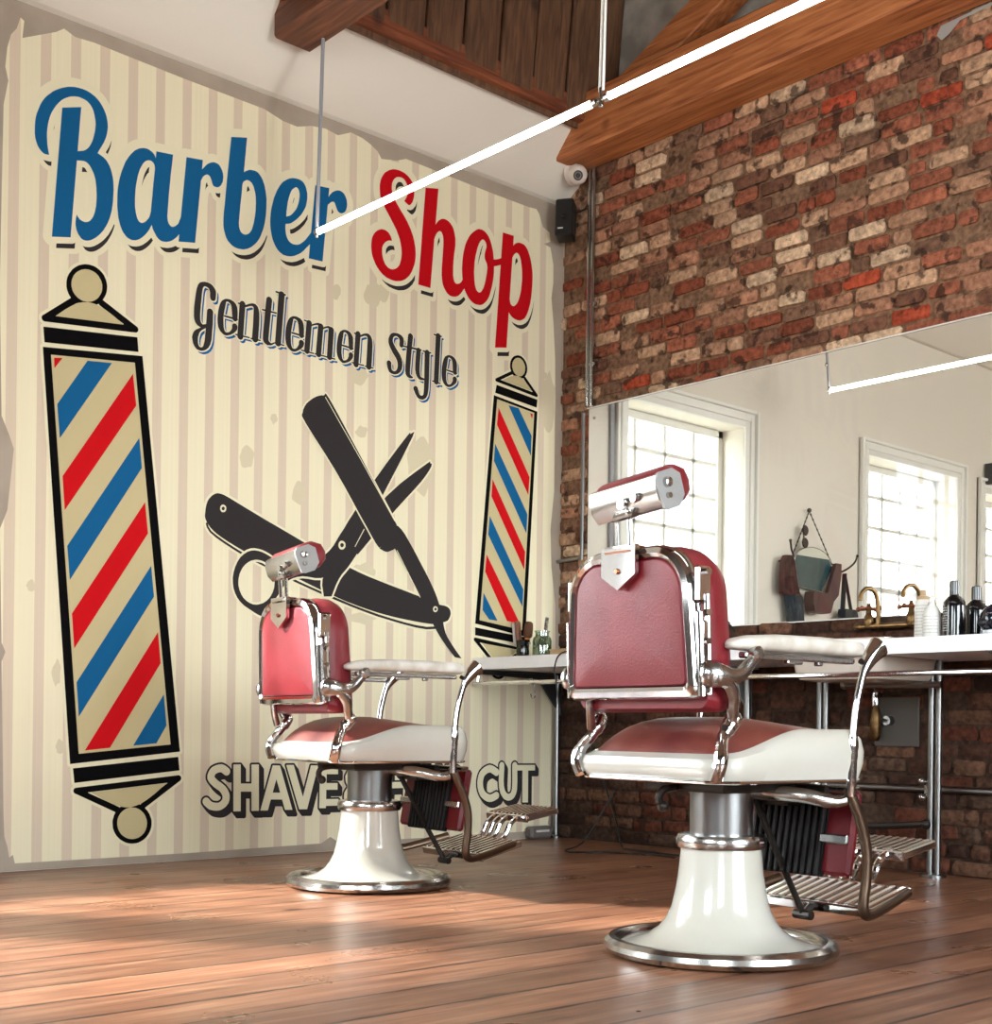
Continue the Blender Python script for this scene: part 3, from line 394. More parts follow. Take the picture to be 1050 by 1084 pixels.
  ('s',[(-1412,2542,9),(-1403,2547,10),(-1389,2554,11),(-1377,2557,12),(-1368,2557,16),(-1361,2554,20),(-1356,2548,25),(-1352,2538,28),(-1351,2525,31),(-1351,2505,33),(-1353,2471,33),(-1355,2431,33),(-1357,2403,33)]),
  ('s',[(-1378,2400,7),(-1330,2400,7)]),
 ],
 'style': [
  ('s',[(-1154,2551,26),(-1153,2559,27),(-1152,2571,28),(-1154,2581,28),(-1161,2589,24),(-1171,2594,19),(-1182,2597,16),(-1193,2596,16),(-1205,2593,19),(-1214,2586,22),(-1220,2576,24),(-1223,2563,27),(-1222,2550,29),(-1216,2538,31),(-1207,2525,32),(-1197,2512,33),(-1186,2500,34),(-1175,2488,34),(-1167,2475,33),(-1162,2460,32),(-1161,2445,30),(-1163,2432,28),(-1169,2420,24),(-1179,2409,19),(-1190,2403,16),(-1201,2401,16),(-1213,2403,19),(-1222,2408,21),(-1227,2419,24),(-1230,2433,27),(-1231,2443,29)]),
  ('s',[(-1096,2606,32),(-1101,2562,32),(-1107,2500,32),(-1111,2450,32),(-1112,2427,31),(-1111,2415,29),(-1107,2408,26),(-1099,2402,20),(-1088,2400,13),(-1080,2400,8)]),
  ('s',[(-1148,2548,8),(-1060,2548,8)]),
  ('s',[(-1043,2544,30),(-1045,2516,31),(-1048,2477,31),(-1049,2445,30),(-1046,2427,28),(-1041,2416,24),(-1035,2408,20),(-1026,2404,16),(-1015,2404,13),(-1007,2404,10)]),
  ('s',[(-986,2543,33),(-986,2490,32),(-987,2417,32),(-989,2359,30),(-993,2332,27),(-998,2319,23),(-1005,2312,20),(-1016,2307,20),(-1028,2307,21),(-1039,2311,22),(-1047,2321,25),(-1054,2335,28),(-1059,2345,30)]),
  ('s',[(-1082,2551,8),(-1026,2550,8)]),
  ('s',[(-1012,2548,8),(-962,2548,8)]),
  ('s',[(-914,2644,33),(-924,2408,33)]),
  ('s',[(-942,2648,8),(-893,2648,8)]),
  ('s',[(-948,2406,8),(-898,2402,8)]),
  ('s',[(-798,2479,27),(-799,2493,29),(-799,2512,31),(-801,2528,31),(-805,2538,28),(-810,2545,24),(-817,2550,20),(-826,2554,16),(-836,2555,13),(-845,2554,12),(-852,2548,16),(-858,2540,23),(-862,2529,28),(-866,2514,30),(-870,2495,31),(-872,2478,31),(-873,2460,31),(-872,2443,31),(-870,2429,29),(-865,2417,25),(-858,2407,20),(-850,2402,16),(-841,2400,14),(-831,2402,13),(-822,2407,13),(-814,2413,16),(-806,2422,21),(-801,2429,24),(-799,2434,27),(-798,2439,28),(-798,2442,30)]),
  ('s',[(-851,2480,9),(-786,2476,9)]),
 ],
 'shave': [
  ('s',[(-2134,397,35),(-2139,401,35),(-2146,406,35),(-2154,410,35),(-2162,413,34),(-2172,412,34),(-2182,410,34),(-2193,406,34),(-2201,402,34),(-2207,395,34),(-2212,387,34),(-2215,378,34),(-2215,370,34),(-2211,363,34),(-2205,356,34),(-2197,349,34),(-2189,342,34),(-2180,336,34),(-2170,330,35),(-2161,324,34),(-2153,317,35),(-2146,309,35),(-2141,301,35),(-2137,293,35),(-2135,285,35),(-2135,277,35),(-2136,268,35),(-2139,260,35),(-2144,254,35),(-2150,248,34),(-2158,243,34),(-2166,239,34),(-2175,237,34),(-2185,237,34),(-2196,238,34),(-2206,240,34),(-2215,243,34),(-2222,248,34),(-2229,254,34),(-2235,259,34),(-2238,263,34)]),
  ('p',[[(-2098,428),(-2061,428),(-2058,213),(-2095,214)]]),
  ('p',[[(-2002,427),(-1964,427),(-1961,212),(-1999,213)]]),
  ('p',[[(-2096,340),(-1964,338),(-1964,302),(-2095,305)]]),
  ('p',[[(-1887,422),(-1848,421),(-1912,212),(-1951,213)]]),
  ('p',[[(-1887,422),(-1848,421),(-1776,211),(-1816,212)]]),
  ('p',[[(-1914,294),(-1808,292),(-1808,261),(-1914,264)]]),
  ('p',[[(-1811,423),(-1771,423),(-1696,211),(-1736,212)]]),
  ('p',[[(-1672,420),(-1631,419),(-1692,211),(-1732,212)]]),
  ('p',[[(-1618,418),(-1581,418),(-1584,213),(-1621,214)]]),
  ('p',[[(-1618,410),(-1514,409),(-1514,377),(-1618,379)]]),
  ('p',[[(-1617,334),(-1516,332),(-1516,301),(-1616,303)]]),
  ('p',[[(-1618,255),(-1509,254),(-1509,223),(-1618,224)]]),
 ],
 'ampersand': [
  ('s',[(-1361,208,29),(-1380,235,29),(-1408,273,29),(-1435,313,29),(-1452,343,29),(-1454,363,29),(-1446,377,29),(-1435,387,29),(-1425,392,29),(-1414,392,29),(-1400,386,29),(-1389,377,29),(-1382,369,29),(-1383,360,29),(-1388,352,29),(-1396,342,29),(-1405,331,29),(-1418,319,29),(-1435,306,28),(-1450,293,29),(-1460,279,28),(-1462,264,28),(-1459,248,28),(-1453,233,29),(-1445,222,29),(-1436,215,29),(-1424,210,29),(-1411,209,29),(-1399,213,29),(-1387,226,29),(-1375,244,29),(-1365,264,29),(-1358,277,29)]),
 ],
 'hair': [
  ('p',[[(-1228,417),(-1192,417),(-1193,210),(-1230,211)]]),
  ('p',[[(-1107,416),(-1070,416),(-1070,209),(-1108,210)]]),
  ('p',[[(-1225,330),(-1075,331),(-1074,301),(-1225,301)]]),
  ('p',[[(-1025,415),(-987,415),(-1030,208),(-1068,209)]]),
  ('p',[[(-1022,415),(-983,414),(-917,205),(-955,206)]]),
  ('p',[[(-1043,284),(-943,282),(-943,252),(-1042,254)]]),
  ('p',[[(-896,414),(-856,414),(-859,203),(-898,204)]]),
  ('p',[[(-828,413),(-789,413),(-790,200),(-830,202)]]),
  ('s',[(-808,392,35),(-797,393,35),(-781,394,35),(-764,394,35),(-751,392,35),(-740,385,36),(-732,376,36),(-726,365,36),(-724,355,36),(-726,344,36),(-731,333,36),(-740,322,36),(-749,315,35),(-763,311,35),(-780,311,35),(-796,312,35),(-807,312,35)]),
  ('p',[[(-792,324),(-752,323),(-684,200),(-724,201)]]),
 ],
 'cut': [
  ('s',[(-471,372,39),(-480,377,39),(-493,384,39),(-507,390,38),(-520,392,39),(-534,389,38),(-549,383,38),(-562,375,38),(-573,365,38),(-580,353,38),(-584,340,38),(-587,326,38),(-587,312,38),(-586,298,38),(-582,283,38),(-576,270,38),(-569,258,38),(-558,249,38),(-545,241,38),(-531,235,39),(-518,232,38),(-504,233,39),(-490,237,39),(-478,242,39),(-469,246,39)]),
  ('s',[(-432,409,35),(-432,387,35),(-434,356,35),(-435,323,35),(-433,296,35),(-429,279,35),(-424,266,35),(-417,256,35),(-410,248,35),(-403,241,35),(-394,237,35),(-386,235,36),(-378,234,36),(-370,235,36),(-362,238,36),(-354,242,36),(-348,248,36),(-343,256,36),(-339,265,36),(-336,277,36),(-335,294,36),(-334,321,36),(-335,354,36),(-336,386,36),(-336,408,36)]),
  ('p',[[(-332,409),(-183,408),(-183,379),(-332,381)]]),
  ('p',[[(-277,407),(-235,407),(-234,203),(-276,204)]]),
 ],
 'pole_dark': [
  ('p',[[(-3023,2167),(-2576,2216),(-2372,489),(-2884,438)]]),
  ('p',[[(-3022,2251),(-2601,2293),(-2595,2230),(-3016,2187)]]),
  ('p',[[(-2871,420),(-2380,466),(-2373,405),(-2864,358)]]),
  ('s',[(-3016,2287,28),(-2888,2391,29)]),
  ('s',[(-2768,2405,30),(-2612,2326,30)]),
  ('s',[(-3016,2287,28),(-2612,2326,30)]),
  ('s',[(-2855,325,26),(-2378,370,28)]),
  ('s',[(-2855,325,26),(-2669,240,27)]),
  ('s',[(-2378,370,28),(-2548,253,27)]),
  ('p',[[(-2758,2525),(-2753,2516),(-2749,2508),(-2746,2498),(-2744,2489),(-2743,2479),(-2744,2468),(-2745,2458),(-2748,2448),(-2752,2438),(-2757,2428),(-2763,2419),(-2769,2410),(-2777,2402),(-2786,2395),(-2794,2389),(-2804,2384),(-2814,2379),(-2824,2376),(-2834,2374),(-2844,2373),(-2854,2373),(-2864,2374),(-2874,2377),(-2882,2380),(-2891,2385),(-2898,2391),(-2905,2397),(-2911,2404),(-2916,2412),(-2920,2421),(-2923,2430),(-2925,2440),(-2925,2450),(-2925,2460),(-2923,2470),(-2921,2480),(-2917,2490),(-2912,2499),(-2906,2508),(-2900,2517),(-2892,2525),(-2884,2532),(-2876,2538),(-2866,2544),(-2856,2548),(-2846,2552),(-2836,2554),(-2826,2555),(-2816,2555),(-2806,2554),(-2796,2552),(-2787,2548),(-2779,2544),(-2771,2538),(-2764,2532)]]),
  ('p',[[(-2506,174),(-2506,164),(-2508,154),(-2511,145),(-2515,136),(-2520,127),(-2526,119),(-2532,112),(-2540,106),(-2549,100),(-2558,96),(-2567,92),(-2577,90),(-2588,89),(-2598,89),(-2608,90),(-2618,92),(-2628,95),(-2638,100),(-2647,105),(-2655,111),(-2663,118),(-2670,126),(-2676,134),(-2681,143),(-2685,152),(-2688,162),(-2689,172),(-2690,181),(-2690,191),(-2688,201),(-2685,210),(-2682,219),(-2677,228),(-2671,236),(-2664,243),(-2657,249),(-2649,254),(-2640,259),(-2630,262),(-2620,265),(-2610,266),(-2600,267),(-2590,266),(-2580,264),(-2570,261),(-2560,257),(-2551,252),(-2542,246),(-2534,238),(-2527,231),(-2521,222),(-2516,214),(-2512,204),(-2508,194),(-2506,184)]]),
 ],
 'pole_tan': [
  ('p',[[(-2988,2141),(-2612,2180),(-2419,521),(-2846,481)]]),
  ('p',[[(-2971,2305),(-2953,2321),(-2928,2343),(-2899,2365),(-2873,2382),(-2850,2390),(-2827,2395),(-2804,2395),(-2780,2391),(-2750,2380),(-2716,2363),(-2686,2346),(-2665,2334)]]),
  ('p',[[(-2792,317),(-2434,350),(-2457,333),(-2489,307),(-2524,282),(-2556,263),(-2582,254),(-2606,248),(-2631,248),(-2658,253),(-2693,265),(-2732,284),(-2767,304)]]),
  ('p',[[(-2778,2509),(-2774,2503),(-2770,2496),(-2768,2489),(-2766,2482),(-2766,2474),(-2766,2466),(-2767,2458),(-2769,2451),(-2772,2443),(-2776,2436),(-2780,2429),(-2785,2422),(-2791,2416),(-2797,2411),(-2804,2406),(-2811,2402),(-2818,2399),(-2826,2397),(-2834,2395),(-2841,2395),(-2849,2395),(-2856,2396),(-2863,2398),(-2870,2401),(-2876,2404),(-2882,2409),(-2888,2414),(-2892,2419),(-2896,2425),(-2899,2432),(-2901,2439),(-2903,2446),(-2903,2454),(-2903,2462),(-2902,2469),(-2900,2477),(-2897,2484),(-2894,2492),(-2890,2498),(-2885,2505),(-2879,2511),(-2873,2516),(-2866,2521),(-2859,2525),(-2852,2528),(-2844,2531),(-2837,2532),(-2829,2533),(-2822,2533),(-2814,2532),(-2807,2530),(-2800,2528),(-2793,2524),(-2788,2520),(-2782,2515)]]),
  ('p',[[(-2528,175),(-2529,167),(-2530,160),(-2532,152),(-2535,145),(-2539,138),(-2543,132),(-2548,127),(-2554,122),(-2561,118),(-2568,114),(-2575,112),(-2582,110),(-2590,109),(-2598,109),(-2606,110),(-2614,111),(-2621,114),(-2628,117),(-2635,121),(-2642,126),(-2648,131),(-2653,137),(-2657,144),(-2661,150),(-2664,158),(-2666,165),(-2668,173),(-2668,180),(-2668,188),(-2667,196),(-2665,203),(-2662,210),(-2658,216),(-2654,223),(-2649,228),(-2643,233),(-2637,237),(-2630,241),(-2623,244),(-2615,246),(-2608,247),(-2600,247),(-2592,246),(-2584,245),(-2577,242),(-2569,239),(-2562,235),(-2556,230),(-2550,225),(-2544,219),(-2540,212),(-2536,206),(-2533,198),(-2530,191),(-2529,183)]]),
 ],
 'pole_red': [
  ('p',[[(-2975,2131),(-2938,2137),(-2973,2087)]]),
  ('p',[[(-2932,1644),(-2620,2131),(-2603,1995),(-2921,1502)]]),
  ('p',[[(-2884,1072),(-2556,1581),(-2540,1446),(-2872,925)]]),
  ('p',[[(-2820,495),(-2487,1017),(-2472,880),(-2706,506)]]),
 ],
 'pole_blue': [
  ('p',[[(-2959,1940),(-2828,2147),(-2718,2158),(-2946,1800)]]),
  ('p',[[(-2908,1354),(-2587,1858),(-2573,1728),(-2895,1212)]]),
  ('p',[[(-2860,783),(-2523,1306),(-2508,1171),(-2848,638)]]),
  ('p',[[(-2599,515),(-2455,743),(-2440,605),(-2488,526)]]),
 ],
 'rpole_dark': [
  ('p',[[(-522,2408),(-197,2373),(-268,1118),(-636,1168)]]),
  ('p',[[(-503,2467),(-198,2439),(-203,2394),(-513,2422)]]),
  ('p',[[(-636,1148),(-260,1114),(-263,1073),(-635,1106)]]),
  ('s',[(-504,2493,18),(-388,2555,18)]),
  ('s',[(-504,2493,18),(-205,2462,19)]),
  ('s',[(-296,2540,19),(-205,2462,19)]),
  ('s',[(-634,1083,21),(-277,1042,22)]),
  ('s',[(-634,1083,20),(-506,971,20)]),
  ('s',[(-277,1042,21),(-426,965,20)]),
  ('p',[[(-280,2614),(-279,2607),(-278,2600),(-277,2593),(-278,2586),(-279,2578),(-282,2572),(-285,2565),(-288,2558),(-293,2553),(-298,2547),(-303,2542),(-309,2538),(-316,2535),(-323,2532),(-330,2530),(-337,2529),(-344,2528),(-351,2529),(-359,2530),(-365,2532),(-372,2535),(-378,2538),(-384,2542),(-389,2547),(-394,2553),(-398,2558),(-401,2565),(-404,2572),(-406,2578),(-406,2585),(-407,2593),(-406,2600),(-405,2607),(-403,2614),(-400,2620),(-396,2627),(-392,2632),(-387,2638),(-381,2643),(-375,2647),(-369,2650),(-362,2653),(-355,2655),(-348,2657),(-341,2657),(-333,2657),(-326,2656),(-319,2654),(-313,2651),(-306,2648),(-300,2643),(-295,2638),(-290,2633),(-286,2627),(-283,2621)]]),
  ('p',[[(-406,929),(-406,923),(-408,918),(-409,912),(-412,907),(-415,902),(-419,897),(-423,893),(-428,889),(-433,885),(-439,882),(-445,880),(-451,878),(-458,877),(-464,876),(-471,877),(-478,877),(-484,879),(-490,881),(-496,883),(-501,886),(-506,890),(-510,894),(-514,898),(-518,903),(-520,908),(-522,914),(-523,919),(-524,925),(-523,930),(-522,936),(-521,941),(-518,946),(-515,952),(-511,956),(-507,961),(-502,965),(-497,968),(-491,971),(-485,973),(-479,975),(-473,976),(-466,977),(-460,977),(-453,976),(-447,975),(-440,973),(-435,971),(-429,968),(-424,964),(-420,960),(-416,956),(-412,951),(-410,946),(-408,940),(-407,935)]]),
 ],
 'rpole_tan': [
  ('p',[[(-498,2390),(-221,2362),(-294,1153),(-606,1188)]]),
  ('p',[[(-461,2500),(-446,2508),(-425,2520),(-401,2532),(-379,2539),(-361,2542),(-343,2542),(-326,2539),(-309,2533),(-290,2521),(-269,2505),(-251,2489),(-238,2478)]]),
  ('p',[[(-586,1066),(-318,1043),(-339,1030),(-370,1012),(-403,993),(-430,981),(-451,976),(-468,976),(-484,980),(-502,988),(-524,1004),(-549,1028),(-571,1051)]]),
  ('p',[[(-296,2609),(-294,2603),(-294,2598),(-294,2592),(-294,2586),(-295,2581),(-296,2576),(-299,2570),(-301,2565),(-305,2561),(-308,2557),(-312,2553),(-317,2550),(-322,2547),(-327,2545),(-332,2544),(-338,2543),(-343,2542),(-349,2543),(-354,2544),(-359,2546),(-364,2548),(-369,2551),(-373,2554),(-377,2558),(-381,2562),(-384,2567),(-386,2572),(-388,2577),(-390,2582),(-391,2588),(-391,2593),(-391,2599),(-390,2604),(-388,2610),(-386,2615),(-383,2620),(-380,2624),(-376,2628),(-372,2632),(-368,2635),(-363,2638),(-358,2640),(-353,2642),(-347,2643),(-342,2643),(-336,2643),(-331,2642),(-326,2640),(-321,2638),(-316,2635),(-311,2632),(-307,2628),(-304,2624),(-301,2619),(-298,2614)]]),
  ('p',[[(-423,928),(-424,924),(-424,920),(-425,916),(-427,912),(-429,909),(-432,905),(-435,902),(-439,899),(-442,897),(-447,895),(-451,893),(-455,892),(-460,891),(-465,890),(-469,890),(-474,891),(-478,892),(-483,893),(-487,895),(-491,897),(-494,900),(-498,903),(-500,906),(-503,910),(-504,913),(-506,917),(-507,921),(-507,925),(-507,929),(-506,933),(-505,937),(-503,941),(-501,945),(-498,948),(-495,951),(-492,954),(-488,957),(-484,959),(-480,961),(-475,962),(-470,963),(-466,963),(-461,963),(-456,963),(-452,962),(-448,960),(-444,958),(-440,956),(-436,954),(-433,951),(-430,948),(-428,944),(-426,940),(-424,936),(-424,932)]]),
 ],
 'rpole_blue': [
  ('p',[[(-415,2371),(-340,2368),(-240,2232),(-243,2119)]]),
  ('p',[[(-510,2148),(-264,1795),(-270,1687),(-517,2053)]]),
  ('p',[[(-542,1754),(-288,1377),(-294,1281),(-552,1652)]]),
  ('p',[[(-580,1337),(-476,1192),(-538,1196),(-586,1244)]]),
 ],
 'rpole_red': [
  ('p',[[(-254,2355),(-233,2353),(-237,2325)]]),
  ('p',[[(-488,2346),(-251,2001),(-259,1900),(-498,2251)]]),
  ('p',[[(-525,1954),(-278,1585),(-283,1486),(-532,1860)]]),
  ('p',[[(-561,1544),(-309,1185),(-407,1196),(-571,1451)]]),
 ],
 'razor_handle': [
  ('p',[[(-2260,1569),(-2258,1587),(-2254,1607),(-2247,1626),(-2237,1640),(-2225,1652),(-2213,1660),(-2202,1665),(-2190,1666),(-2178,1665),(-2168,1663),(-2158,1660),(-2136,1652),(-2096,1636),(-2045,1615),(-1992,1594),(-1940,1573),(-1885,1552),(-1828,1530),(-1769,1507),(-1706,1482),(-1643,1459),(-1579,1435),(-1513,1412),(-1451,1391),(-1397,1374),(-1346,1360),(-1284,1345),(-1198,1325),(-1098,1303),(-1015,1284),(-963,1271),(-928,1261),(-898,1253),(-870,1250),(-847,1248),(-829,1244),(-816,1236),(-809,1226),(-806,1215),(-807,1202),(-813,1189),(-820,1178),(-827,1171),(-836,1167),(-851,1162),(-871,1156),(-896,1150),(-933,1147),(-985,1149),(-1048,1154),(-1110,1160),(-1168,1166),(-1225,1174),(-1282,1183),(-1340,1194),(-1397,1206),(-1448,1218),(-1488,1228),(-1522,1238),(-1561,1250),(-1609,1264),(-1661,1281),(-1718,1300),(-1783,1322),(-1852,1346),(-1916,1368),(-1969,1386),(-2017,1402),(-2062,1418),(-2104,1435),(-2143,1452),(-2176,1468),(-2200,1481),(-2217,1493),(-2232,1505),(-2243,1517),(-2251,1528),(-2257,1539),(-2260,1548),(-2261,1557)]]),
 ],
 'razor_lip': [
  ('s',[(-2251,1521,10),(-2246,1506,10),(-2231,1487,10),(-2201,1468,11),(-2161,1447,11),(-2116,1426,11),(-2062,1402,11),(-1992,1376,11),(-1915,1350,11),(-1840,1324,11),(-1764,1298,11),(-1687,1275,11),(-1609,1252,12),(-1529,1230,12),(-1448,1208,12),(-1366,1188,12),(-1282,1169,12),(-1194,1153,12),(-1110,1139,12),(-1035,1129,13),(-968,1124,13),(-905,1130,13),(-860,1138,13)]),
 ],
 'razor_blade': [
  ('p',[[(-1745,2107),(-1742,2123),(-1734,2140),(-1723,2156),(-1707,2171),(-1688,2186),(-1669,2198),(-1653,2205),(-1637,2210),(-1623,2212),(-1617,2220),(-1613,2224),(-1591,2201),(-1539,2134),(-1467,2038),(-1393,1938),(-1313,1830),(-1229,1716),(-1170,1635),(-1170,1626),(-1172,1614),(-1178,1600),(-1188,1586),(-1203,1570),(-1220,1555),(-1240,1537),(-1263,1520),(-1278,1508),(-1283,1511),(-1290,1517),(-1304,1532),(-1325,1559),(-1352,1596),(-1389,1644),(-1438,1710),(-1495,1787),(-1554,1862),(-1618,1937),(-1683,2010),(-1729,2064),(-1748,2090),(-1749,2098)]]),
 ],
 'razor_arm': [
  ('p',[[(-1278,1505),(-1267,1501),(-1251,1495),(-1236,1492),(-1223,1493),(-1212,1498),(-1202,1502),(-1193,1506),(-1186,1510),(-1181,1514),(-1015,1284),(-970,1232),(-924,1144),(-912,1128),(-896,1106),(-877,1083),(-856,1060),(-833,1036),(-812,1016),(-796,1001),(-783,990),(-774,982),(-728,977),(-746,995),(-771,1020),(-794,1045),(-812,1066),(-828,1086),(-841,1106),(-850,1129),(-856,1152),(-860,1169),(-864,1186),(-871,1210),(-880,1238),(-892,1267),(-907,1298),(-927,1333),(-951,1370),(-978,1409),(-1009,1451),(-1045,1501),(-1084,1552),(-1117,1593),(-1139,1615),(-1155,1626),(-1166,1633)]]),
 ],
 'blade_a': [
  ('p',[[(-1090,2108),(-1090,2114),(-1090,2118),(-1110,2096),(-1167,2028),(-1242,1935),(-1309,1849),(-1360,1780),(-1403,1718),(-1438,1665),(-1467,1625),(-1488,1593),(-1494,1566),(-1476,1539),(-1444,1516),(-1420,1501),(-1378,1572),(-1319,1674),(-1257,1781),(-1190,1895),(-1121,2013),(-1074,2098),(-1064,2125),(-1077,2117)]]),
 ],
 'blade_b': [
  ('p',[[(-958,1978),(-957,1984),(-958,1988),(-985,1969),(-1057,1918),(-1153,1846),(-1240,1770),(-1312,1688),(-1377,1601),(-1420,1534),(-1430,1495),(-1420,1474),(-1411,1461),(-1352,1525),(-1267,1617),(-1188,1701),(-1123,1767),(-1063,1826),(-1016,1874),(-983,1913),(-962,1942),(-949,1963),(-946,1975),(-951,1978)]]),
 ],
 'handle_a': [
  ('p',[[(-1445,1654),(-1464,1626),(-1491,1587),(-1518,1550),(-1538,1520),(-1557,1491),(-1580,1465),(-1609,1440),(-1640,1417),(-1674,1397),(-1710,1380),(-1748,1366),(-1781,1358),(-1804,1355),(-1823,1357),(-1841,1362),(-1861,1372),(-1881,1386),(-1901,1398),(-1921,1407),(-1941,1415),(-1960,1421),(-1980,1424),(-1999,1425),(-2019,1422),(-2039,1414),(-2058,1401),(-2076,1385),(-2090,1364),(-2102,1339),(-2110,1313),(-2114,1288),(-2113,1263),(-2109,1239),(-2101,1218),(-2089,1198),(-2073,1180),(-2051,1163),(-2024,1149),(-2000,1137),(-1981,1128),(-1964,1122),(-1949,1123),(-1937,1132),(-1926,1147),(-1913,1166),(-1894,1191),(-1874,1220),(-1854,1246),(-1840,1268),(-1827,1286),(-1810,1301),(-1788,1313),(-1763,1321),(-1734,1327),(-1701,1327),(-1663,1324),(-1626,1327),(-1588,1341),(-1551,1362),(-1515,1385),(-1479,1413),(-1444,1443),(-1419,1465),(-1387,1537)],[(-1889,1286),(-1890,1278),(-1890,1270),(-1891,1262),(-1893,1254),(-1896,1247),(-1898,1239),(-1902,1232),(-1906,1225),(-1910,1218),(-1915,1212),(-1920,1206),(-1925,1201),(-1931,1196),(-1938,1191),(-1944,1187),(-1951,1183),(-1958,1180),(-1964,1178),(-1972,1176),(-1979,1174),(-1986,1173),(-1994,1173),(-2001,1173),(-2008,1174),(-2015,1176),(-2022,1178),(-2028,1181),(-2035,1184),(-2041,1188),(-2047,1192),(-2052,1196),(-2058,1201),(-2062,1207),(-2067,1213),(-2070,1219),(-2074,1226),(-2077,1232),(-2079,1240),(-2081,1247),(-2083,1254),(-2084,1262),(-2084,1270),(-2084,1277),(-2083,1285),(-2082,1293),(-2080,1300),(-2078,1308),(-2075,1315),(-2072,1322),(-2068,1329),(-2064,1336),(-2060,1342),(-2054,1348),(-2049,1354),(-2043,1359),(-2037,1363),(-2031,1368),(-2024,1371),(-2018,1375),(-2011,1377),(-2004,1379),(-1996,1381),(-1989,1382),(-1982,1382),(-1975,1382),(-1967,1381),(-1960,1380),(-1953,1378),(-1946,1376),(-1940,1372),(-1934,1369),(-1928,1365),(-1922,1360),(-1917,1355),(-1912,1350),(-1907,1344),(-1903,1337),(-1900,1331),(-1897,1324),(-1894,1316),(-1892,1309),(-1891,1301),(-1890,1294)]]),
 ],
 'handle_b': [
  ('p',[[(-1411,1471),(-1426,1451),(-1446,1423),(-1467,1396),(-1486,1375),(-1505,1355),(-1522,1332),(-1539,1301),(-1554,1267),(-1564,1243),(-1609,1239),(-1614,1262),(-1620,1293),(-1618,1324),(-1603,1351),(-1579,1377),(-1548,1402),(-1502,1428),(-1449,1453)]]),
 ],
 'rivet': [
  ('p',[[(-2153,1601),(-2154,1594),(-2157,1588),(-2162,1584),(-2169,1582),(-2175,1582),(-2180,1586),(-2184,1591),(-2185,1597),(-2184,1604),(-2181,1610),(-2176,1615),(-2169,1617),(-2163,1616),(-2158,1613),(-2154,1608)]]),
  ('p',[[(-1486,1501),(-1487,1492),(-1492,1484),(-1499,1479),(-1507,1477),(-1515,1477),(-1522,1481),(-1527,1488),(-1529,1496),(-1527,1505),(-1523,1512),(-1516,1518),(-1508,1520),(-1499,1519),(-1492,1515),(-1487,1509)]]),
  ('p',[[(-896,1227),(-897,1221),(-901,1216),(-906,1212),(-912,1210),(-918,1211),(-924,1214),(-927,1219),(-929,1225),(-927,1231),(-924,1236),(-919,1240),(-912,1241),(-906,1240),(-901,1238),(-897,1233)]]),
 ],
 'rivet_dot': [
  ('p',[[(-2161,1600),(-2162,1596),(-2165,1592),(-2169,1590),(-2173,1591),(-2176,1594),(-2177,1598),(-2176,1603),(-2173,1606),(-2169,1608),(-2165,1607),(-2162,1605)]]),
  ('p',[[(-1496,1500),(-1498,1494),(-1502,1490),(-1507,1488),(-1512,1488),(-1516,1492),(-1518,1497),(-1517,1503),(-1513,1507),(-1507,1509),(-1502,1508),(-1498,1505)]]),
  ('p',[[(-904,1226),(-905,1222),(-908,1219),(-912,1218),(-916,1219),(-919,1221),(-920,1225),(-919,1229),(-916,1232),(-912,1234),(-908,1233),(-905,1230)]]),
 ],
 'hairline': [
  ('s',[(-1615,2204,4),(-1575,2155,4),(-1518,2082,4),(-1453,2001,4),(-1393,1925,4),(-1335,1850,5),(-1275,1773,5),(-1221,1703,5),(-1184,1654,5)]),
  ('s',[(-1168,1505,5),(-1015,1281,5)]),
  ('s',[(-1076,2092,5),(-1250,1780,5)]),
  ('s',[(-1375,1590,5),(-1428,1500,4)]),
 ],
 'stain': [
  ('p',[[(-935,1962),(-934,1935),(-937,1908),(-951,1879),(-968,1851),(-978,1820),(-991,1800),(-1013,1808),(-1037,1825),(-1056,1832),(-1072,1842),(-1081,1864),(-1087,1889),(-1092,1913),(-1097,1940),(-1105,1974),(-1108,2006),(-1098,2023),(-1080,2039),(-1060,2066),(-1038,2092),(-1018,2108),(-997,2110),(-974,2084),(-954,2054),(-940,2042),(-933,2028),(-932,1997)]]),
  ('p',[[(-2009,1859),(-2011,1850),(-2013,1840),(-2015,1825),(-2019,1812),(-2027,1809),(-2037,1808),(-2046,1804),(-2055,1801),(-2064,1800),(-2072,1804),(-2076,1815),(-2079,1827),(-2083,1838),(-2085,1848),(-2081,1860),(-2076,1870),(-2075,1877),(-2073,1884),(-2064,1896),(-2054,1906),(-2046,1908),(-2039,1906),(-2032,1902),(-2024,1896),(-2014,1888),(-2007,1880),(-2006,1870)]]),
  ('p',[[(-1720,1723),(-1720,1712),(-1720,1701),(-1726,1687),(-1734,1675),(-1742,1668),(-1749,1666),(-1759,1668),(-1768,1672),(-1773,1675),(-1778,1678),(-1788,1682),(-1797,1689),(-1797,1700),(-1794,1714),(-1792,1725),(-1790,1737),(-1785,1749),(-1779,1760),(-1775,1770),(-1769,1778),(-1759,1782),(-1750,1780),(-1744,1771),(-1739,1759),(-1727,1754),(-1716,1749),(-1717,1737)]]),
  ('p',[[(-1883,2058),(-1882,2052),(-1883,2046),(-1886,2042),(-1890,2039),(-1894,2037),(-1897,2034),(-1901,2029),(-1905,2025),(-1909,2030),(-1912,2037),(-1914,2040),(-1916,2043),(-1920,2047),(-1923,2052),(-1921,2057),(-1918,2062),(-1917,2068),(-1916,2072),(-1911,2074),(-1906,2076),(-1902,2077),(-1898,2078),(-1893,2077),(-1889,2075),(-1888,2072),(-1887,2069),(-1885,2064)]]),
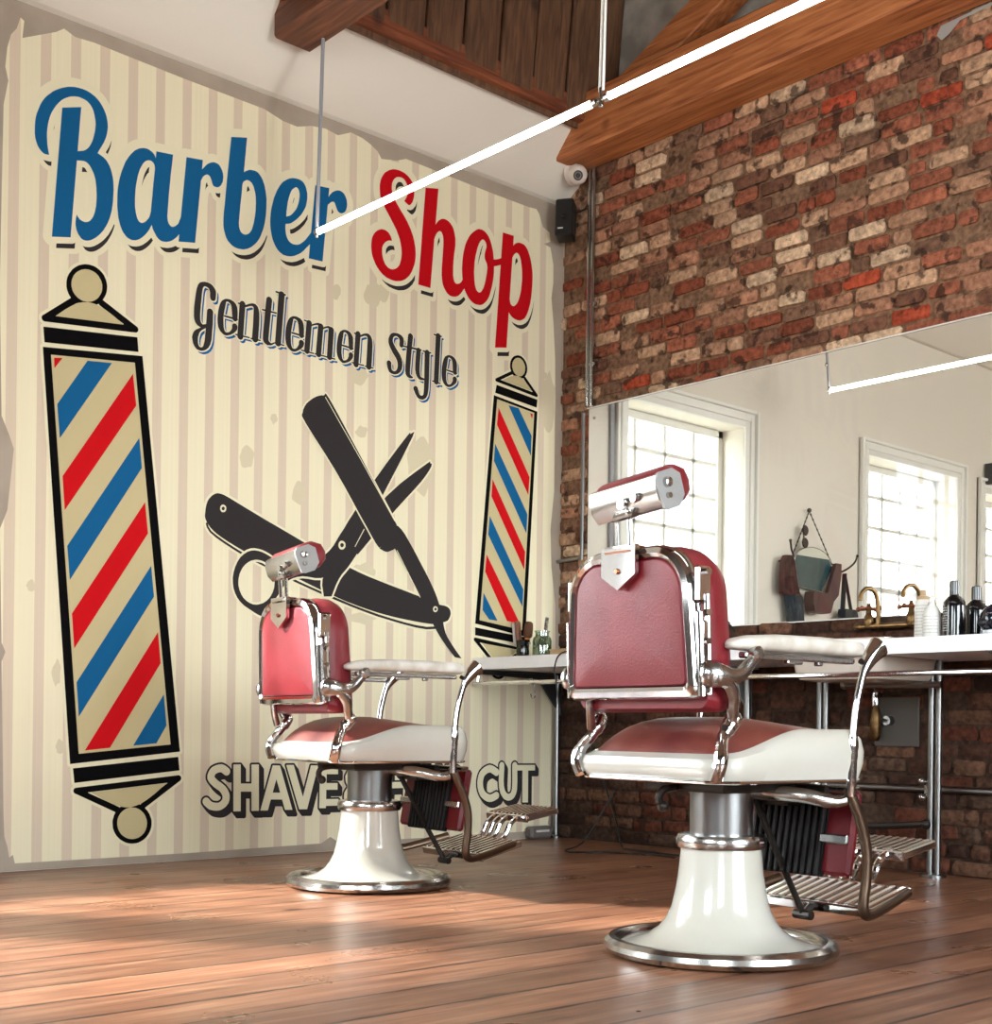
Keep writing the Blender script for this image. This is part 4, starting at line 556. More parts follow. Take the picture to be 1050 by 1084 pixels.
  ('p',[[(-1362,2077),(-1364,2070),(-1367,2063),(-1367,2058),(-1370,2053),(-1376,2048),(-1385,2045),(-1394,2043),(-1402,2043),(-1408,2044),(-1414,2046),(-1419,2049),(-1425,2052),(-1432,2058),(-1436,2065),(-1430,2072),(-1422,2079),(-1419,2084),(-1416,2089),(-1410,2097),(-1403,2103),(-1396,2101),(-1388,2097),(-1379,2098),(-1369,2100),(-1361,2096),(-1356,2090),(-1358,2084)]]),
  ('p',[[(-1297,1384),(-1300,1373),(-1307,1363),(-1319,1358),(-1333,1352),(-1347,1341),(-1362,1330),(-1378,1327),(-1393,1327),(-1405,1332),(-1416,1338),(-1431,1345),(-1445,1352),(-1451,1361),(-1453,1371),(-1450,1381),(-1442,1392),(-1430,1404),(-1416,1413),(-1406,1412),(-1395,1411),(-1378,1421),(-1359,1429),(-1345,1421),(-1331,1410),(-1317,1405),(-1305,1400),(-1299,1393)]]),
  ('p',[[(-1282,1156),(-1296,1149),(-1315,1142),(-1319,1135),(-1322,1128),(-1337,1121),(-1354,1116),(-1370,1119),(-1388,1124),(-1409,1126),(-1428,1127),(-1442,1130),(-1451,1133),(-1456,1138),(-1458,1144),(-1457,1152),(-1452,1158),(-1441,1163),(-1428,1168),(-1411,1172),(-1392,1177),(-1372,1182),(-1354,1184),(-1338,1182),(-1326,1177),(-1322,1171),(-1317,1165),(-1297,1160)]]),
  ('p',[[(-2102,1153),(-2101,1145),(-2101,1137),(-2104,1132),(-2108,1127),(-2110,1122),(-2111,1118),(-2114,1114),(-2117,1114),(-2121,1120),(-2124,1128),(-2126,1133),(-2127,1137),(-2129,1143),(-2130,1151),(-2128,1159),(-2126,1166),(-2126,1170),(-2125,1174),(-2122,1181),(-2118,1187),(-2115,1187),(-2112,1186),(-2110,1185),(-2108,1183),(-2105,1175),(-2102,1165),(-2102,1159)]]),
  ('p',[[(-1273,2779),(-1280,2762),(-1289,2745),(-1295,2732),(-1301,2719),(-1312,2707),(-1323,2700),(-1334,2704),(-1345,2711),(-1356,2712),(-1368,2713),(-1376,2717),(-1384,2724),(-1390,2737),(-1393,2752),(-1388,2767),(-1380,2782),(-1375,2797),(-1369,2809),(-1359,2811),(-1348,2812),(-1336,2824),(-1325,2835),(-1315,2832),(-1304,2825),(-1290,2816),(-1278,2806),(-1272,2794)]]),
  ('p',[[(-1230,2803),(-1233,2790),(-1238,2777),(-1242,2766),(-1246,2756),(-1254,2748),(-1262,2742),(-1271,2741),(-1279,2743),(-1286,2749),(-1293,2756),(-1301,2760),(-1308,2766),(-1311,2774),(-1311,2785),(-1306,2795),(-1300,2805),(-1299,2813),(-1298,2821),(-1290,2829),(-1281,2836),(-1272,2840),(-1262,2840),(-1254,2836),(-1246,2832),(-1241,2830),(-1238,2826),(-1233,2816)]]),
  ('p',[[(-1530,2735),(-1530,2728),(-1531,2721),(-1536,2716),(-1541,2710),(-1544,2701),(-1549,2693),(-1556,2690),(-1564,2690),(-1572,2694),(-1579,2700),(-1583,2704),(-1586,2707),(-1588,2714),(-1589,2721),(-1590,2730),(-1588,2739),(-1582,2746),(-1574,2753),(-1570,2758),(-1565,2763),(-1558,2766),(-1551,2768),(-1545,2767),(-1540,2764),(-1534,2758),(-1530,2750),(-1530,2742)]]),
  ('p',[[(-1354,2356),(-1361,2347),(-1371,2336),(-1377,2326),(-1384,2315),(-1392,2306),(-1401,2299),(-1413,2299),(-1426,2302),(-1440,2304),(-1452,2307),(-1458,2314),(-1461,2321),(-1462,2328),(-1462,2336),(-1466,2345),(-1467,2355),(-1459,2368),(-1447,2378),(-1438,2379),(-1428,2379),(-1418,2388),(-1406,2396),(-1391,2396),(-1377,2391),(-1370,2382),(-1366,2372),(-1358,2364)]]),
  ('p',[[(-2931,821),(-2931,808),(-2931,796),(-2931,785),(-2932,777),(-2937,776),(-2942,776),(-2946,768),(-2950,762),(-2953,767),(-2956,776),(-2961,786),(-2964,798),(-2967,809),(-2969,820),(-2967,830),(-2964,840),(-2961,847),(-2957,853),(-2954,858),(-2951,863),(-2948,873),(-2944,880),(-2940,876),(-2936,867),(-2932,857),(-2928,846),(-2929,834)]]),
  ('p',[[(-3040,1176),(-3040,1170),(-3041,1164),(-3044,1159),(-3048,1155),(-3052,1152),(-3055,1150),(-3059,1151),(-3064,1153),(-3069,1153),(-3073,1154),(-3073,1159),(-3074,1164),(-3078,1169),(-3081,1173),(-3079,1179),(-3076,1185),(-3075,1189),(-3073,1192),(-3069,1195),(-3064,1198),(-3060,1201),(-3057,1203),(-3054,1202),(-3051,1199),(-3048,1192),(-3046,1186),(-3043,1181)]]),
  ('p',[[(-2905,513),(-2908,506),(-2911,500),(-2912,494),(-2914,488),(-2918,484),(-2922,481),(-2927,481),(-2931,482),(-2936,484),(-2940,486),(-2941,492),(-2942,499),(-2946,506),(-2948,513),(-2945,520),(-2941,526),(-2941,530),(-2940,534),(-2936,541),(-2931,546),(-2927,542),(-2922,536),(-2918,535),(-2914,534),(-2910,531),(-2907,526),(-2905,520)]]),
  ('p',[[(-65,2452),(-64,2421),(-63,2389),(-68,2348),(-75,2310),(-86,2285),(-99,2272),(-112,2270),(-126,2278),(-138,2293),(-149,2315),(-163,2340),(-172,2370),(-168,2402),(-161,2436),(-164,2471),(-166,2504),(-161,2529),(-153,2548),(-141,2558),(-129,2569),(-117,2601),(-105,2622),(-93,2593),(-81,2555),(-68,2543),(-59,2530),(-61,2494)]]),
  ('p',[[(-120,2586),(-119,2581),(-119,2577),(-122,2574),(-127,2572),(-131,2569),(-135,2567),(-140,2566),(-144,2565),(-148,2563),(-152,2562),(-156,2565),(-160,2569),(-160,2574),(-159,2578),(-159,2582),(-159,2585),(-156,2592),(-153,2598),(-149,2601),(-146,2603),(-141,2603),(-136,2603),(-131,2603),(-126,2601),(-124,2597),(-122,2593),(-121,2589)]]),
 ],
 'field': [
  ('p',[[(-3132,3492),(-3116,3483),(-3123,3411),(-2980,3487),(-2947,3513),(-2898,3495),(-2814,3501),(-2641,3496),(-2506,3493),(-2367,3490),(-2175,3489),(-1975,3488),(-1871,3464),(-1791,3462),(-1711,3491),(-1630,3503),(-1557,3493),(-1479,3531),(-1410,3524),(-1364,3510),(-1316,3487),(-1292,3456),(-1197,3475),(-1137,3502),(-1076,3501),(-823,3495),(-558,3490),(-278,3489),(-221,3494),(-199,3474),(-169,3408),(-117,3390),(-109,3340),(-160,3316),(-108,3308),(-84,3218),(-83,3113),(-96,3030),(-79,2901),(-61,2692),(-57,2480),(-56,1949),(-82,1733),(-71,1522),(-38,1312),(-32,992),(-25,566),(-35,246),(-62,141),(-76,77),(-24,33),(-222,41),(-769,40),(-1496,38),(-1552,70),(-1607,41),(-2321,33),(-2770,33),(-3113,33),(-3122,69),(-3137,58),(-3145,104),(-3158,144),(-3163,244),(-3178,858),(-3163,897),(-3179,935),(-3192,1394),(-3162,1474),(-3138,1728),(-3158,1782),(-3190,1854),(-3204,2387),(-3197,3116),(-3179,3218),(-3192,3271),(-3185,3350),(-3170,3409),(-3147,3441)]]),
 ],
}
WORLD, SUN, SUNDIR, EXPO = 18., 18., (1, .9, -.9), 0.45
# ------------------------------------------------------------------ flat print shapes: outlines joined into clean non-overlapping polygons
import numpy as np
def joined(sets, res):
    """sets: (items, grow, (dy, dz)); returns [(outer, holes), ...] in metres"""
    P = []
    for items, grow, off in sets:
        for t, d in items:
            if t == 'p': P.append((t, [np.array([(a/1000+off[0], b/1000+off[1]) for a, b in lp]) for lp in d], grow))
            else: P.append((t, np.array([(a/1000+off[0], b/1000+off[1], w/2000+grow) for a, b, w in d]), grow))
    allp = np.vstack([np.vstack(d) if t == 'p' else d[:, :2] for t, d, g in P])
    mg = .06; lo = allp.min(0)-mg; hi = allp.max(0)+mg
    nx, ny = (np.ceil((hi-lo)/res)).astype(int)+1
    gx = lo[0]+np.arange(nx)*res; gy = lo[1]+np.arange(ny)*res
    F = np.full((ny, nx), .05)
    def seg(T, a, b, wa, wb, pad):
        r = max(wa, wb)+pad
        i0 = max(0, int((min(a[0], b[0])-r-lo[0])/res)); i1 = min(nx, int((max(a[0], b[0])+r-lo[0])/res)+2)
        j0 = max(0, int((min(a[1], b[1])-r-lo[1])/res)); j1 = min(ny, int((max(a[1], b[1])+r-lo[1])/res)+2)
        X, Y = np.meshgrid(gx[i0:i1], gy[j0:j1]); d = b-a; l2 = float(d @ d)
        t = np.clip(((X-a[0])*d[0]+(Y-a[1])*d[1])/l2, 0, 1) if l2 > 1e-14 else np.zeros_like(X)
        D = np.hypot(X-a[0]-t*d[0], Y-a[1]-t*d[1])-(wa+(wb-wa)*t)
        T[j0:j1, i0:i1] = np.minimum(T[j0:j1, i0:i1], D)
    for t, d, g in P:
        if t == 's':
            for k in range(len(d)-1): seg(F, d[k, :2], d[k+1, :2], d[k, 2], d[k+1, 2], 4*res)
        else:
            D = np.full((ny, nx), .045); tog = np.zeros((ny, nx+1), int)
            for lp in d:
                n = len(lp)
                for k in range(n):
                    a, b = lp[k], lp[(k+1) % n]; seg(D, a, b, 0, 0, g+4*res)
                    if a[1] == b[1]: continue
                    y0, y1 = min(a[1], b[1]), max(a[1], b[1])
                    j0 = max(0, int(math.ceil((y0-lo[1])/res))); j1 = min(ny-1, int(math.ceil((y1-lo[1])/res))-1)
                    for j in range(j0, j1+1):
                        xc = a[0]+(gy[j]-a[1])*(b[0]-a[0])/(b[1]-a[1]); tog[j, min(nx, max(0, int(math.ceil((xc-lo[0])/res))))] += 1
            ins = (np.cumsum(tog, 1)[:, :nx] % 2) == 1
            F = np.minimum(F, np.where(ins, -D, D)-g)
    F[np.abs(F) < 1e-9] = 1e-9
    S = F < 0; pts = {}; nxt = {}
    c = S[:-1, :-1]*1+S[:-1, 1:]*2+S[1:, 1:]*4+S[1:, :-1]*8
    def E(j, i, e):
        if e == 0: p, q, k = (j, i), (j, i+1), ('h', j, i)
        elif e == 1: p, q, k = (j, i+1), (j+1, i+1), ('v', j, i+1)
        elif e == 2: p, q, k = (j+1, i), (j+1, i+1), ('h', j+1, i)
        else: p, q, k = (j, i), (j+1, i), ('v', j, i)
        if k not in pts:
            f0, f1 = F[p], F[q]; t = f0/(f0-f1); pts[k] = (lo[0]+(p[1]+(q[1]-p[1])*t)*res, lo[1]+(p[0]+(q[0]-p[0])*t)*res)
        return k
    TB = {1: [(3, 0)], 2: [(0, 1)], 3: [(3, 1)], 4: [(1, 2)], 5: [(3, 0), (1, 2)], 6: [(0, 2)], 7: [(3, 2)], 8: [(2, 3)], 9: [(2, 0)], 10: [(0, 1), (2, 3)], 11: [(2, 1)], 12: [(1, 3)], 13: [(1, 0)], 14: [(0, 3)]}
    for j, i in zip(*np.nonzero((c > 0) & (c < 15))):
        for e0, e1 in TB[int(c[j, i])]: nxt.setdefault(E(j, i, e0), []).append(E(j, i, e1))
    loops = []
    while nxt:
        s = next(iter(nxt)); cur = s; lp = []
        while cur in nxt:
            q = nxt[cur]; n2 = q.pop()
            if not q: del nxt[cur]
            lp.append(pts[cur]); cur = n2
            if cur == s: break
        if len(lp) >= 6: loops.append(lp)
    def dp(p, tol):
        keep = [True]*len(p); keep[1:-1] = [False]*(len(p)-2); st = [(0, len(p)-1)]; A = np.array(p)
        while st:
            a, b = st.pop()
            if b-a < 2: continue
            d = A[b]-A[a]; l = math.hypot(*d); v = A[a+1:b]-A[a]
            ds = np.abs(d[0]*v[:, 1]-d[1]*v[:, 0])/l if l > 1e-12 else np.hypot(v[:, 0], v[:, 1])
            m = int(ds.argmax())
            if ds[m] > tol: keep[a+1+m] = True; st += [(a, a+1+m), (a+1+m, b)]
        return [q for q, k in zip(p, keep) if k]
    out = []; ar = lambda l: sum(l[k-1][0]*l[k][1]-l[k][0]*l[k-1][1] for k in range(len(l)))/2
    L2 = []
    for lp in loops:
        h = len(lp)//2; s = dp(lp[:h+1], res*.22)[:-1]+dp(lp[h:]+[lp[0]], res*.22)[:-1]
        if len(s) >= 3 and abs(ar(s)) > 2e-6: L2.append(s)
    def inside(p, l):
        r = False
        for k in range(len(l)):
            a, b = l[k-1], l[k]
            if (a[1] > p[1]) != (b[1] > p[1]) and p[0] < a[0]+(p[1]-a[1])*(b[0]-a[0])/(b[1]-a[1]): r = not r
        return r
    sg = [ar(l) for l in L2]; pos = sg[max(range(len(sg)), key=lambda k: abs(sg[k]))] > 0
    outs = [l for l, a in zip(L2, sg) if (a > 0) == pos]; holes = [l for l, a in zip(L2, sg) if (a > 0) != pos]
    res_ = [(o, []) for o in outs]
    for hl in holes:
        best = None
        for o, hs in res_:
            if inside(hl[0], o) and (best is None or abs(ar(o)) < abs(ar(best[0]))): best = (o, hs)
        if best: best[1].append(hl)
    return res_
def flat_print(mb, x, sets, res=.0015):
    for o, hs in joined(sets, res):
        lps = [o]+hs; flat = [p for l in lps for p in l]; fs = []
        for q in tessellate_polygon([[Vector((p[0], p[1], 0)) for p in l] for l in lps]):
            A, B, C_ = (flat[i] for i in q); a = (B[0]-A[0])*(C_[1]-A[1])-(B[1]-A[1])*(C_[0]-A[0])
            if abs(a) > 1e-11: fs.append(tuple(q) if a > 0 else tuple(q[::-1]))
        mb.add([(x, p[0], p[1]) for p in flat], fs)
# ------------------------------------------------------------------ the room
XE, YF = 9., -7.2      # far end wall and wall behind the camera
ZT = 3.56              # height of the low wall that carries the mural
fl = MB(); fl.add([(-.02, YF, 0), (XE, YF, 0), (XE, .02, 0), (-.02, .02, 0)], [(0, 1, 2, 3)]); obj('floor', fl, 'floor', kind='structure')

def wall_with_holes(name, plane, a0, a1, z0, z1, holes, th, mat, out):
    """plane 'x'|'y' at 0 offset `th` outward; holes are (a0,a1,z0,z1)"""
    mb = MB(); ys = sorted({a0, a1, *[h[0] for h in holes], *[h[1] for h in holes]}); zs = sorted({z0, z1, *[h[2] for h in holes], *[h[3] for h in holes]})
    for i in range(len(ys)-1):
        for j in range(len(zs)-1):
            cy, cz = (ys[i]+ys[i+1])/2, (zs[j]+zs[j+1])/2
            if any(h[0] < cy < h[1] and h[2] < cz < h[3] for h in holes): continue
            c, d = [0, 0, cz], [0, 0, zs[j+1]-zs[j]]
            ax, bx = (0, 1) if plane == 'x' else (1, 0)
            c[ax] = out[0]+out[1]*th/2; d[ax] = th; c[bx] = cy; d[bx] = ys[i+1]-ys[i]
            mb.box(c, d)
    return obj(name, mb, mat, kind='structure', shade=False)
WIN_L = [(-4.95, -3.4, .7, 2.75), (-6.85, -5.3, .7, 2.75)]      # windows of the mural wall beyond the mural
WIN_M = [(.54, 1.66, 1.0, 2.58), (3.10, 4.34, 1.0, 2.61), (4.78, 5.95, 1.0, 2.55)]   # windows seen in the mirror
wall_with_holes('wall_left', 'x', YF, .0, 0, ZT, WIN_L, .34, 'plaster', (0, -1))
WIN_FILL = [(3.0, 4.6, 1.3, 2.9), (6.2, 8.2, 1.0, 3.0)]  # added behind the camera to brighten the bricks, counter front and chair backs
wall_with_holes('wall_front', 'y', -.34, XE+.3, 0, 5.2, WIN_FILL, .3, 'darkwall', (YF, -1))
wall_with_holes('wall_right', 'x', YF, .0, 0, 5.2, [(-4.4, -1.0, .6, 3.2)], .3, 'darkwall', (XE, 1))  # window added in this unseen wall to light the mural

def window(n, plane, at, a0, a1, z0, z1, depth, cols, rows, sgn, casing=True):
    """sash in a deep reveal; plane 'x': a runs along y. sgn: which way is outside"""
    root = thing('window_%d' % n, None, None); root['kind'] = 'structure'
    def P(o, a, z): return (at+sgn*o, a, z) if plane == 'x' else (a, at+sgn*o, z)
    def B(mb, o0, o1, A0, A1, Z0, Z1, ch=.004):
        p, q = P(o0, A0, Z0), P(o1, A1, Z1); c = [(p[i]+q[i])/2 for i in range(3)]; d = [abs(p[i]-q[i]) for i in range(3)]; mb.box(c, d, ch=ch)
    f = MB(); w = .05
    B(f, depth-.03, depth+.03, a0, a0+w, z0, z1); B(f, depth-.03, depth+.03, a1-w, a1, z0, z1)
    B(f, depth-.03, depth+.03, a0, a1, z0, z0+w); B(f, depth-.03, depth+.03, a0, a1, z1-w, z1)
    for i in range(1, cols):
        a = a0+(a1-a0)*i/cols; B(f, depth-.015, depth+.015, a-.016, a+.016, z0, z1)
    for j in range(1, rows):
        z = z0+(z1-z0)*j/rows; t = .022 if j == rows//2 else .014; B(f, depth-.015, depth+.015, a0, a1, z-t, z+t)
    obj('window_frame', f, 'paint', root, kind='structure')
    g = MB(); B(g, depth+.001, depth+.006, a0+.02, a1-.02, z0+.02, z1-.02, ch=0); obj('pane', g, 'glass', root, kind='structure', shade=False)
    if casing:
        c = MB(); k = .115
        for (i0, i1, o) in ((0, k, .018), (k*.35, k*.6, .03), (k*.82, k, .042)):
            B(c, -o, 0, a0-i1, a0-i0, z0, z1+i1); B(c, -o, 0, a1+i0, a1+i1, z0, z1+i1); B(c, -o, 0, a0-i0, a1+i0, z1+i0, z1+i1)
        B(c, -.06, 0.02, a0-.16, a1+.16, z0-.05, z0)
        obj('window_casing', c, 'paint', root, kind='structure')
    return root
nw = 0
for (a0, a1, z0, z1) in WIN_L: nw += 1; window(nw, 'x', 0, a0, a1, z0, z1, .2, 4, 7, -1)
for (a0, a1, z0, z1) in WIN_FILL: nw += 1; window(nw, 'y', YF, a0, a1, z0, z1, .15, 3, 3, -1)
nw += 1; window(nw, 'x', XE, -4.4, -1.0, .6, 3.2, .15, 4, 3, 1)

# sloped plaster, wall plate, boarding and rafters over the mural wall; sy=-1 the room, sy=+1 its image in the mirror
def eaves(sy, y0, y1, sfx):
    a, b = (y0, y1) if y0 < y1 else (y1, y0)
    def strip(prof, name, mat, th=.02):
        mb = MB(); n = len(prof)
        vs = [(x, y, z) for y in (a, b) for x, z in prof]+[(x-.0, y, z+th) for y in (a, b) for x, z in prof]
        fs = [(i, i+1, n+i+1, n+i) for i in range(n-1)]+[(2*n+i, 3*n+i, 3*n+i+1, 2*n+i+1) for i in range(n-1)]
        mb.add(vs, fs); return obj(name, mb, mat, kind='structure', ang=12)
    strip([(-.02, ZT), (.02, ZT+.012), (.07, ZT+.045), (.105, ZT+.072), (.2, ZT+.18), (.3, ZT+.285), (.36, ZT+.35)], 'ceiling_slope'+sfx, 'plaster')
    t = MB(); t.box((.345, (a+b)/2, 3.905), (.09, b-a, .115), ch=.008); obj('trim_wall_plate'+sfx, t, 'trimwood', kind='structure')
    p = MB(); w = .235; y = a; k = 0
    while y < b-.01:
        y2 = min(b, y+w); x0 = .375+random.uniform(0, .01)
        p.box(((x0+.06), (y+y2)/2, 4.52), (.03, y2-y-.016, 1.3), rot=Ry(.1), ch=.006); y = y2; k += 1
    p.box((.405, (a+b)/2, 4.52), (.02, b-a, 1.4), rot=Ry(.1))
    obj('ceiling_boards'+sfx, p, 'plank', kind='structure')
eaves(-1, -7.2, 0., '')
tb = MB(); tb.box((4.55, -.125, 3.855), (8.9, .235, .30), ch=.012); obj('beam_over_brick_wall', tb, 'beam', kind='structure')
# brace rising from the end of the beam
def bar(mb, p, q, w, h, ch=.008):
    p, q = Vector(p), Vector(q); d = q-p; ln = d.length; R = d.to_track_quat('X', 'Z').to_matrix(); mb.box((p+q)/2, (ln, w, h), rot=R, ch=ch)
br = MB(); bar(br, (.3, -.11, 3.83), (3.2, -.11, 5.12), .14, .165); obj('beam_rafter', br, 'beam', kind='structure')
b2 = MB(); b2.box((4.62, -1.98, 3.80), (8.76, .2, .22), ch=.012); obj('beam_over_chairs', b2, 'beam_dark', kind='structure')
gw = MB(); gw.box((4.6, .04, 4.55), (9.3, .06, 1.4)); obj('wall_back_gable', gw, 'plaster_grey', kind='structure', shade=False)
ce = MB(); ce.box((4.6, -3.6, 5.22), (9.4, 7.6, .05)); obj('ceiling', ce, 'plank', kind='structure', shade=False)

# brick wall: every brick laid with its own tilt, wear and colour; one mesh because it is one wall
MX0, MX1, MZ0, MZ1 = .209, 4.6, 1.136, 2.386
def brick_wall():
    rnd = random.Random(11); vs = []; fs = []; cols = []
    MORT = srgb(128, 101, 80)
    pal = [(srgb(150, 92, 70), 3.2), (srgb(134, 74, 54), 3), (srgb(164, 120, 96), 3), (srgb(188, 154, 126), 3), (srgb(172, 134, 108), 2.6), (srgb(124, 94, 76), 2.2), (srgb(164, 74, 50), 1.2), (srgb(112, 78, 62), 1.6), (srgb(206, 180, 152), 2)]
    bag = [c for c, w in pal for _ in range(int(w*10))]
    bag_shade = [srgb(92, 64, 50), srgb(76, 52, 42), srgb(104, 76, 60), srgb(68, 48, 40), srgb(88, 68, 56), srgb(98, 58, 44)]  # darker browns for low bricks: shade under the counter put into their colour
    def quad(p, col):
        o = len(vs); vs.extend(p); fs.append((o, o+1, o+2, o+3)); cols.append(col)
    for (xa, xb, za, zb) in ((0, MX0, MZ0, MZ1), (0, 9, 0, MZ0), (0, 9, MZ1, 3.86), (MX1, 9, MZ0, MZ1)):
        quad([(xa, .006, za), (xb, .006, za), (xb, .006, zb), (xa, .006, zb)], srgb(74, 58, 48) if zb == MZ0 and za == 0 else MORT)  # low mortar darkened too, with the counter's shade in its colour
    ch, z, k = .0715, .0, 0
    while z < 3.84:
        x = -rnd.uniform(0, .2); zb = z+ch
        while x < 4.7:
            ln = rnd.choice((.205, .21, .2, .105, .2, .215, .16)); x1 = x+ln
            a, b = x+.006+rnd.uniform(0, .005), x1-.006-rnd.uniform(0, .005)
            c, d = z+.006+rnd.uniform(-.003, .004), zb-.006+rnd.uniform(-.004, .003)
            spans = [(a, b)]; cz = (c+d)/2
            if d > MZ0 and c < MZ1:
                if c > MZ0-.03 and d < MZ1+.03: spans = [(a, min(b, MX0-.002))] if a < MX0-.02 else []
                elif c < MZ0: d = min(d, MZ0-.002) if b > MX0 else d
                else: c = max(c, MZ1+.002) if b > MX0 else c
                if b > MX0 and c < MZ1 and d > MZ0 and c > MZ0-.03 and d < MZ1+.03: spans = [(a, MX0-.002)] if a < MX0-.02 else []
            for (a_, b_) in spans:
                a_ = max(a_, .0)
                if b_-a_ < .02 or d-c < .02: continue
                if rnd.random() < (.06 if x > .8 else .16): continue
                col = list(rnd.choice(bag if z > 1.12 else bag_shade)); s = rnd.uniform(.8, 1.15); col = [v*s for v in col]
                prot = rnd.uniform(.0, .015); bev = rnd.uniform(.004, .008)
                j = lambda q=.003: rnd.uniform(-q, q)
                # 8-sided front outline with chipped corners
                cc = [rnd.uniform(.005, .016) for _ in range(4)]
                fo = [(a_+cc[0], c), (b_-cc[1], c), (b_, c+cc[1]), (b_, d-cc[2]), (b_-cc[2], d), (a_+cc[3], d), (a_, d-cc[3]), (a_, c+cc[0])]
                fo = [(px+j(), pz+j()) for px, pz in fo]; mx, mz = (a_+b_)/2, (c+d)/2
                back = [(px, .006, pz) for px, pz in fo]; mid = [(px, -prot+bev*.7, pz) for px, pz in fo]
                fr = [(mx+(px-mx)*(1-bev/(b_-a_)*2), -prot+j(.002), mz+(pz-mz)*(1-bev/(d-c)*2)) for px, pz in fo]
                o = len(vs); vs.extend(back+mid+fr)
                for r in (0, 8):
                    for q in range(8): fs.append((o+r+q, o+r+(q+1) % 8, o+r+8+(q+1) % 8, o+r+8+q)); cols.append(col)
                fs.append(tuple(o+16+q for q in range(8))); cols.append(col)
            x = x1
        z = zb; k += 1
    me = bpy.data.meshes.new('wall_back'); me.from_pydata(vs, [], fs); me.update(); me.materials.append(M['brick'])
    ca = me.color_attributes.new('bc', 'FLOAT_COLOR', 'CORNER'); li = 0
    buf = []
    for p in me.polygons:
        for _ in p.vertices: buf += [*cols[p.index], 1.]
    ca.data.foreach_set('color', buf)
    me.polygons.foreach_set('use_smooth', [True]*len(me.polygons)); me.set_sharp_from_angle(angle=math.radians(50))
    o = bpy.data.objects.new('wall_back', me); COL.objects.link(o); o['kind'] = 'structure'
brick_wall()
ms = MB(); ms.add([(x, -.011, z) for x, z in ((2.31, 3.655), (2.335, 3.625), (2.37, 3.64), (2.42, 3.68), (2.62, 3.69), (2.62, 3.703), (2.33, 3.69))], [tuple(range(7))]); obj('trim_mortar_smear', ms, 'mortar_top', kind='structure')

# ------------------------------------------------------------------ wall mirror and the room seen in it
mir = thing('wall_mirror', 'large frameless wall mirror on the brick wall above the white counter', 'mirror', (MX0, 0, MZ0))
mb = MB(); mb.box(((MX1-MX0)/2, -.004, (MZ1-MZ0)/2), (MX1-MX0, .006, MZ1-MZ0)); obj('mirror_face', mb, 'mirror', mir, shade=False)
for x, z in ((.055, MZ1-MZ0-.06), (1.555, MZ1-MZ0-.06), (3.1, MZ1-MZ0-.06)):
    s = MB(); s.lathe([(.0085, 0), (.0085, -.004), (.005, -.006)], (x, -.0075, z), 12, 'y'); obj('mirror_screw', s, 'nickel', mir)
ed = MB(); ed.box(((MX1-MX0)/2, -.0045, -.003), (MX1-MX0, .012, .005)); ed.box(((MX1-MX0)/2, -.0045, MZ1-MZ0+.002), (MX1-MX0, .012, .004)); obj('polished_edge', ed, 'paint', mir, shade=False)
YM = 7.2
wall_with_holes('wall_left_reflected', 'x', .02, YM, 0, ZT, WIN_M, .34, 'plaster', (0, -1))
wall_with_holes('wall_front_reflected', 'y', -.3, XE, 0, 5.2, [], .3, 'plaster', (YM, 1))
wall_with_holes('wall_right_reflected', 'x', .02, YM, 0, 5.2, [(2.4, 5.8, 1.2, 3.2)], .3, 'plaster', (XE, 1))  # opening added in an unseen wall, sized to light the mirrored room
f2 = MB(); f2.add([(0, .02, 0), (XE, .02, 0), (XE, YM, 0), (0, YM, 0)], [(0, 1, 2, 3)]); obj('floor_reflected', f2, 'floor', kind='structure')
eaves(1, .08, YM, '_reflected')
ce = MB(); ce.box((4.6, 3.65, 5.22), (9.4, 7.1, .05)); obj('ceiling_reflected', ce, 'plaster', kind='structure', shade=False)
for (a0, a1, z0, z1), cr in zip(WIN_M, ((4, 7), (5, 7), (3, 7))): nw += 1; window(nw, 'x', 0, a0, a1, z0, z1, .2, cr[0], cr[1], -1)
ds = MB(); ds.box((.012, .40, 1.8), (.02, .03, 3.5)); obj('trim_grey_strip', ds, 'bracket_light', kind='structure')  # narrow upright grey strip beside the first window in the mirror
bl = MB(); bl.box((.06, 4.92, 2.70), (.11, .28, .15), ch=.01); bl.box((.07, 4.775, 2.70), (.12, .012, .17), mi=1)
obj('blind_box', bl, ['whiteplastic', 'bracket'], label='white roller blind box with dark end above the window at the mirror edge', cat='blind')
for j in range(6):
    pass

# outside, seen through the reflected panes: a pale house wall, sized to block the sun, and ground
ow = MB(); ow.box((-5.2, 2.6, 4.4), (.3, 14., 9.6)); obj('wall_outside', ow, 'outside', kind='structure', shade=False)
gd = MB(); gd.box((-14, 0, -.3), (27, 60, .1)); obj('ground_outside', gd, 'plaster', kind='structure', shade=False)

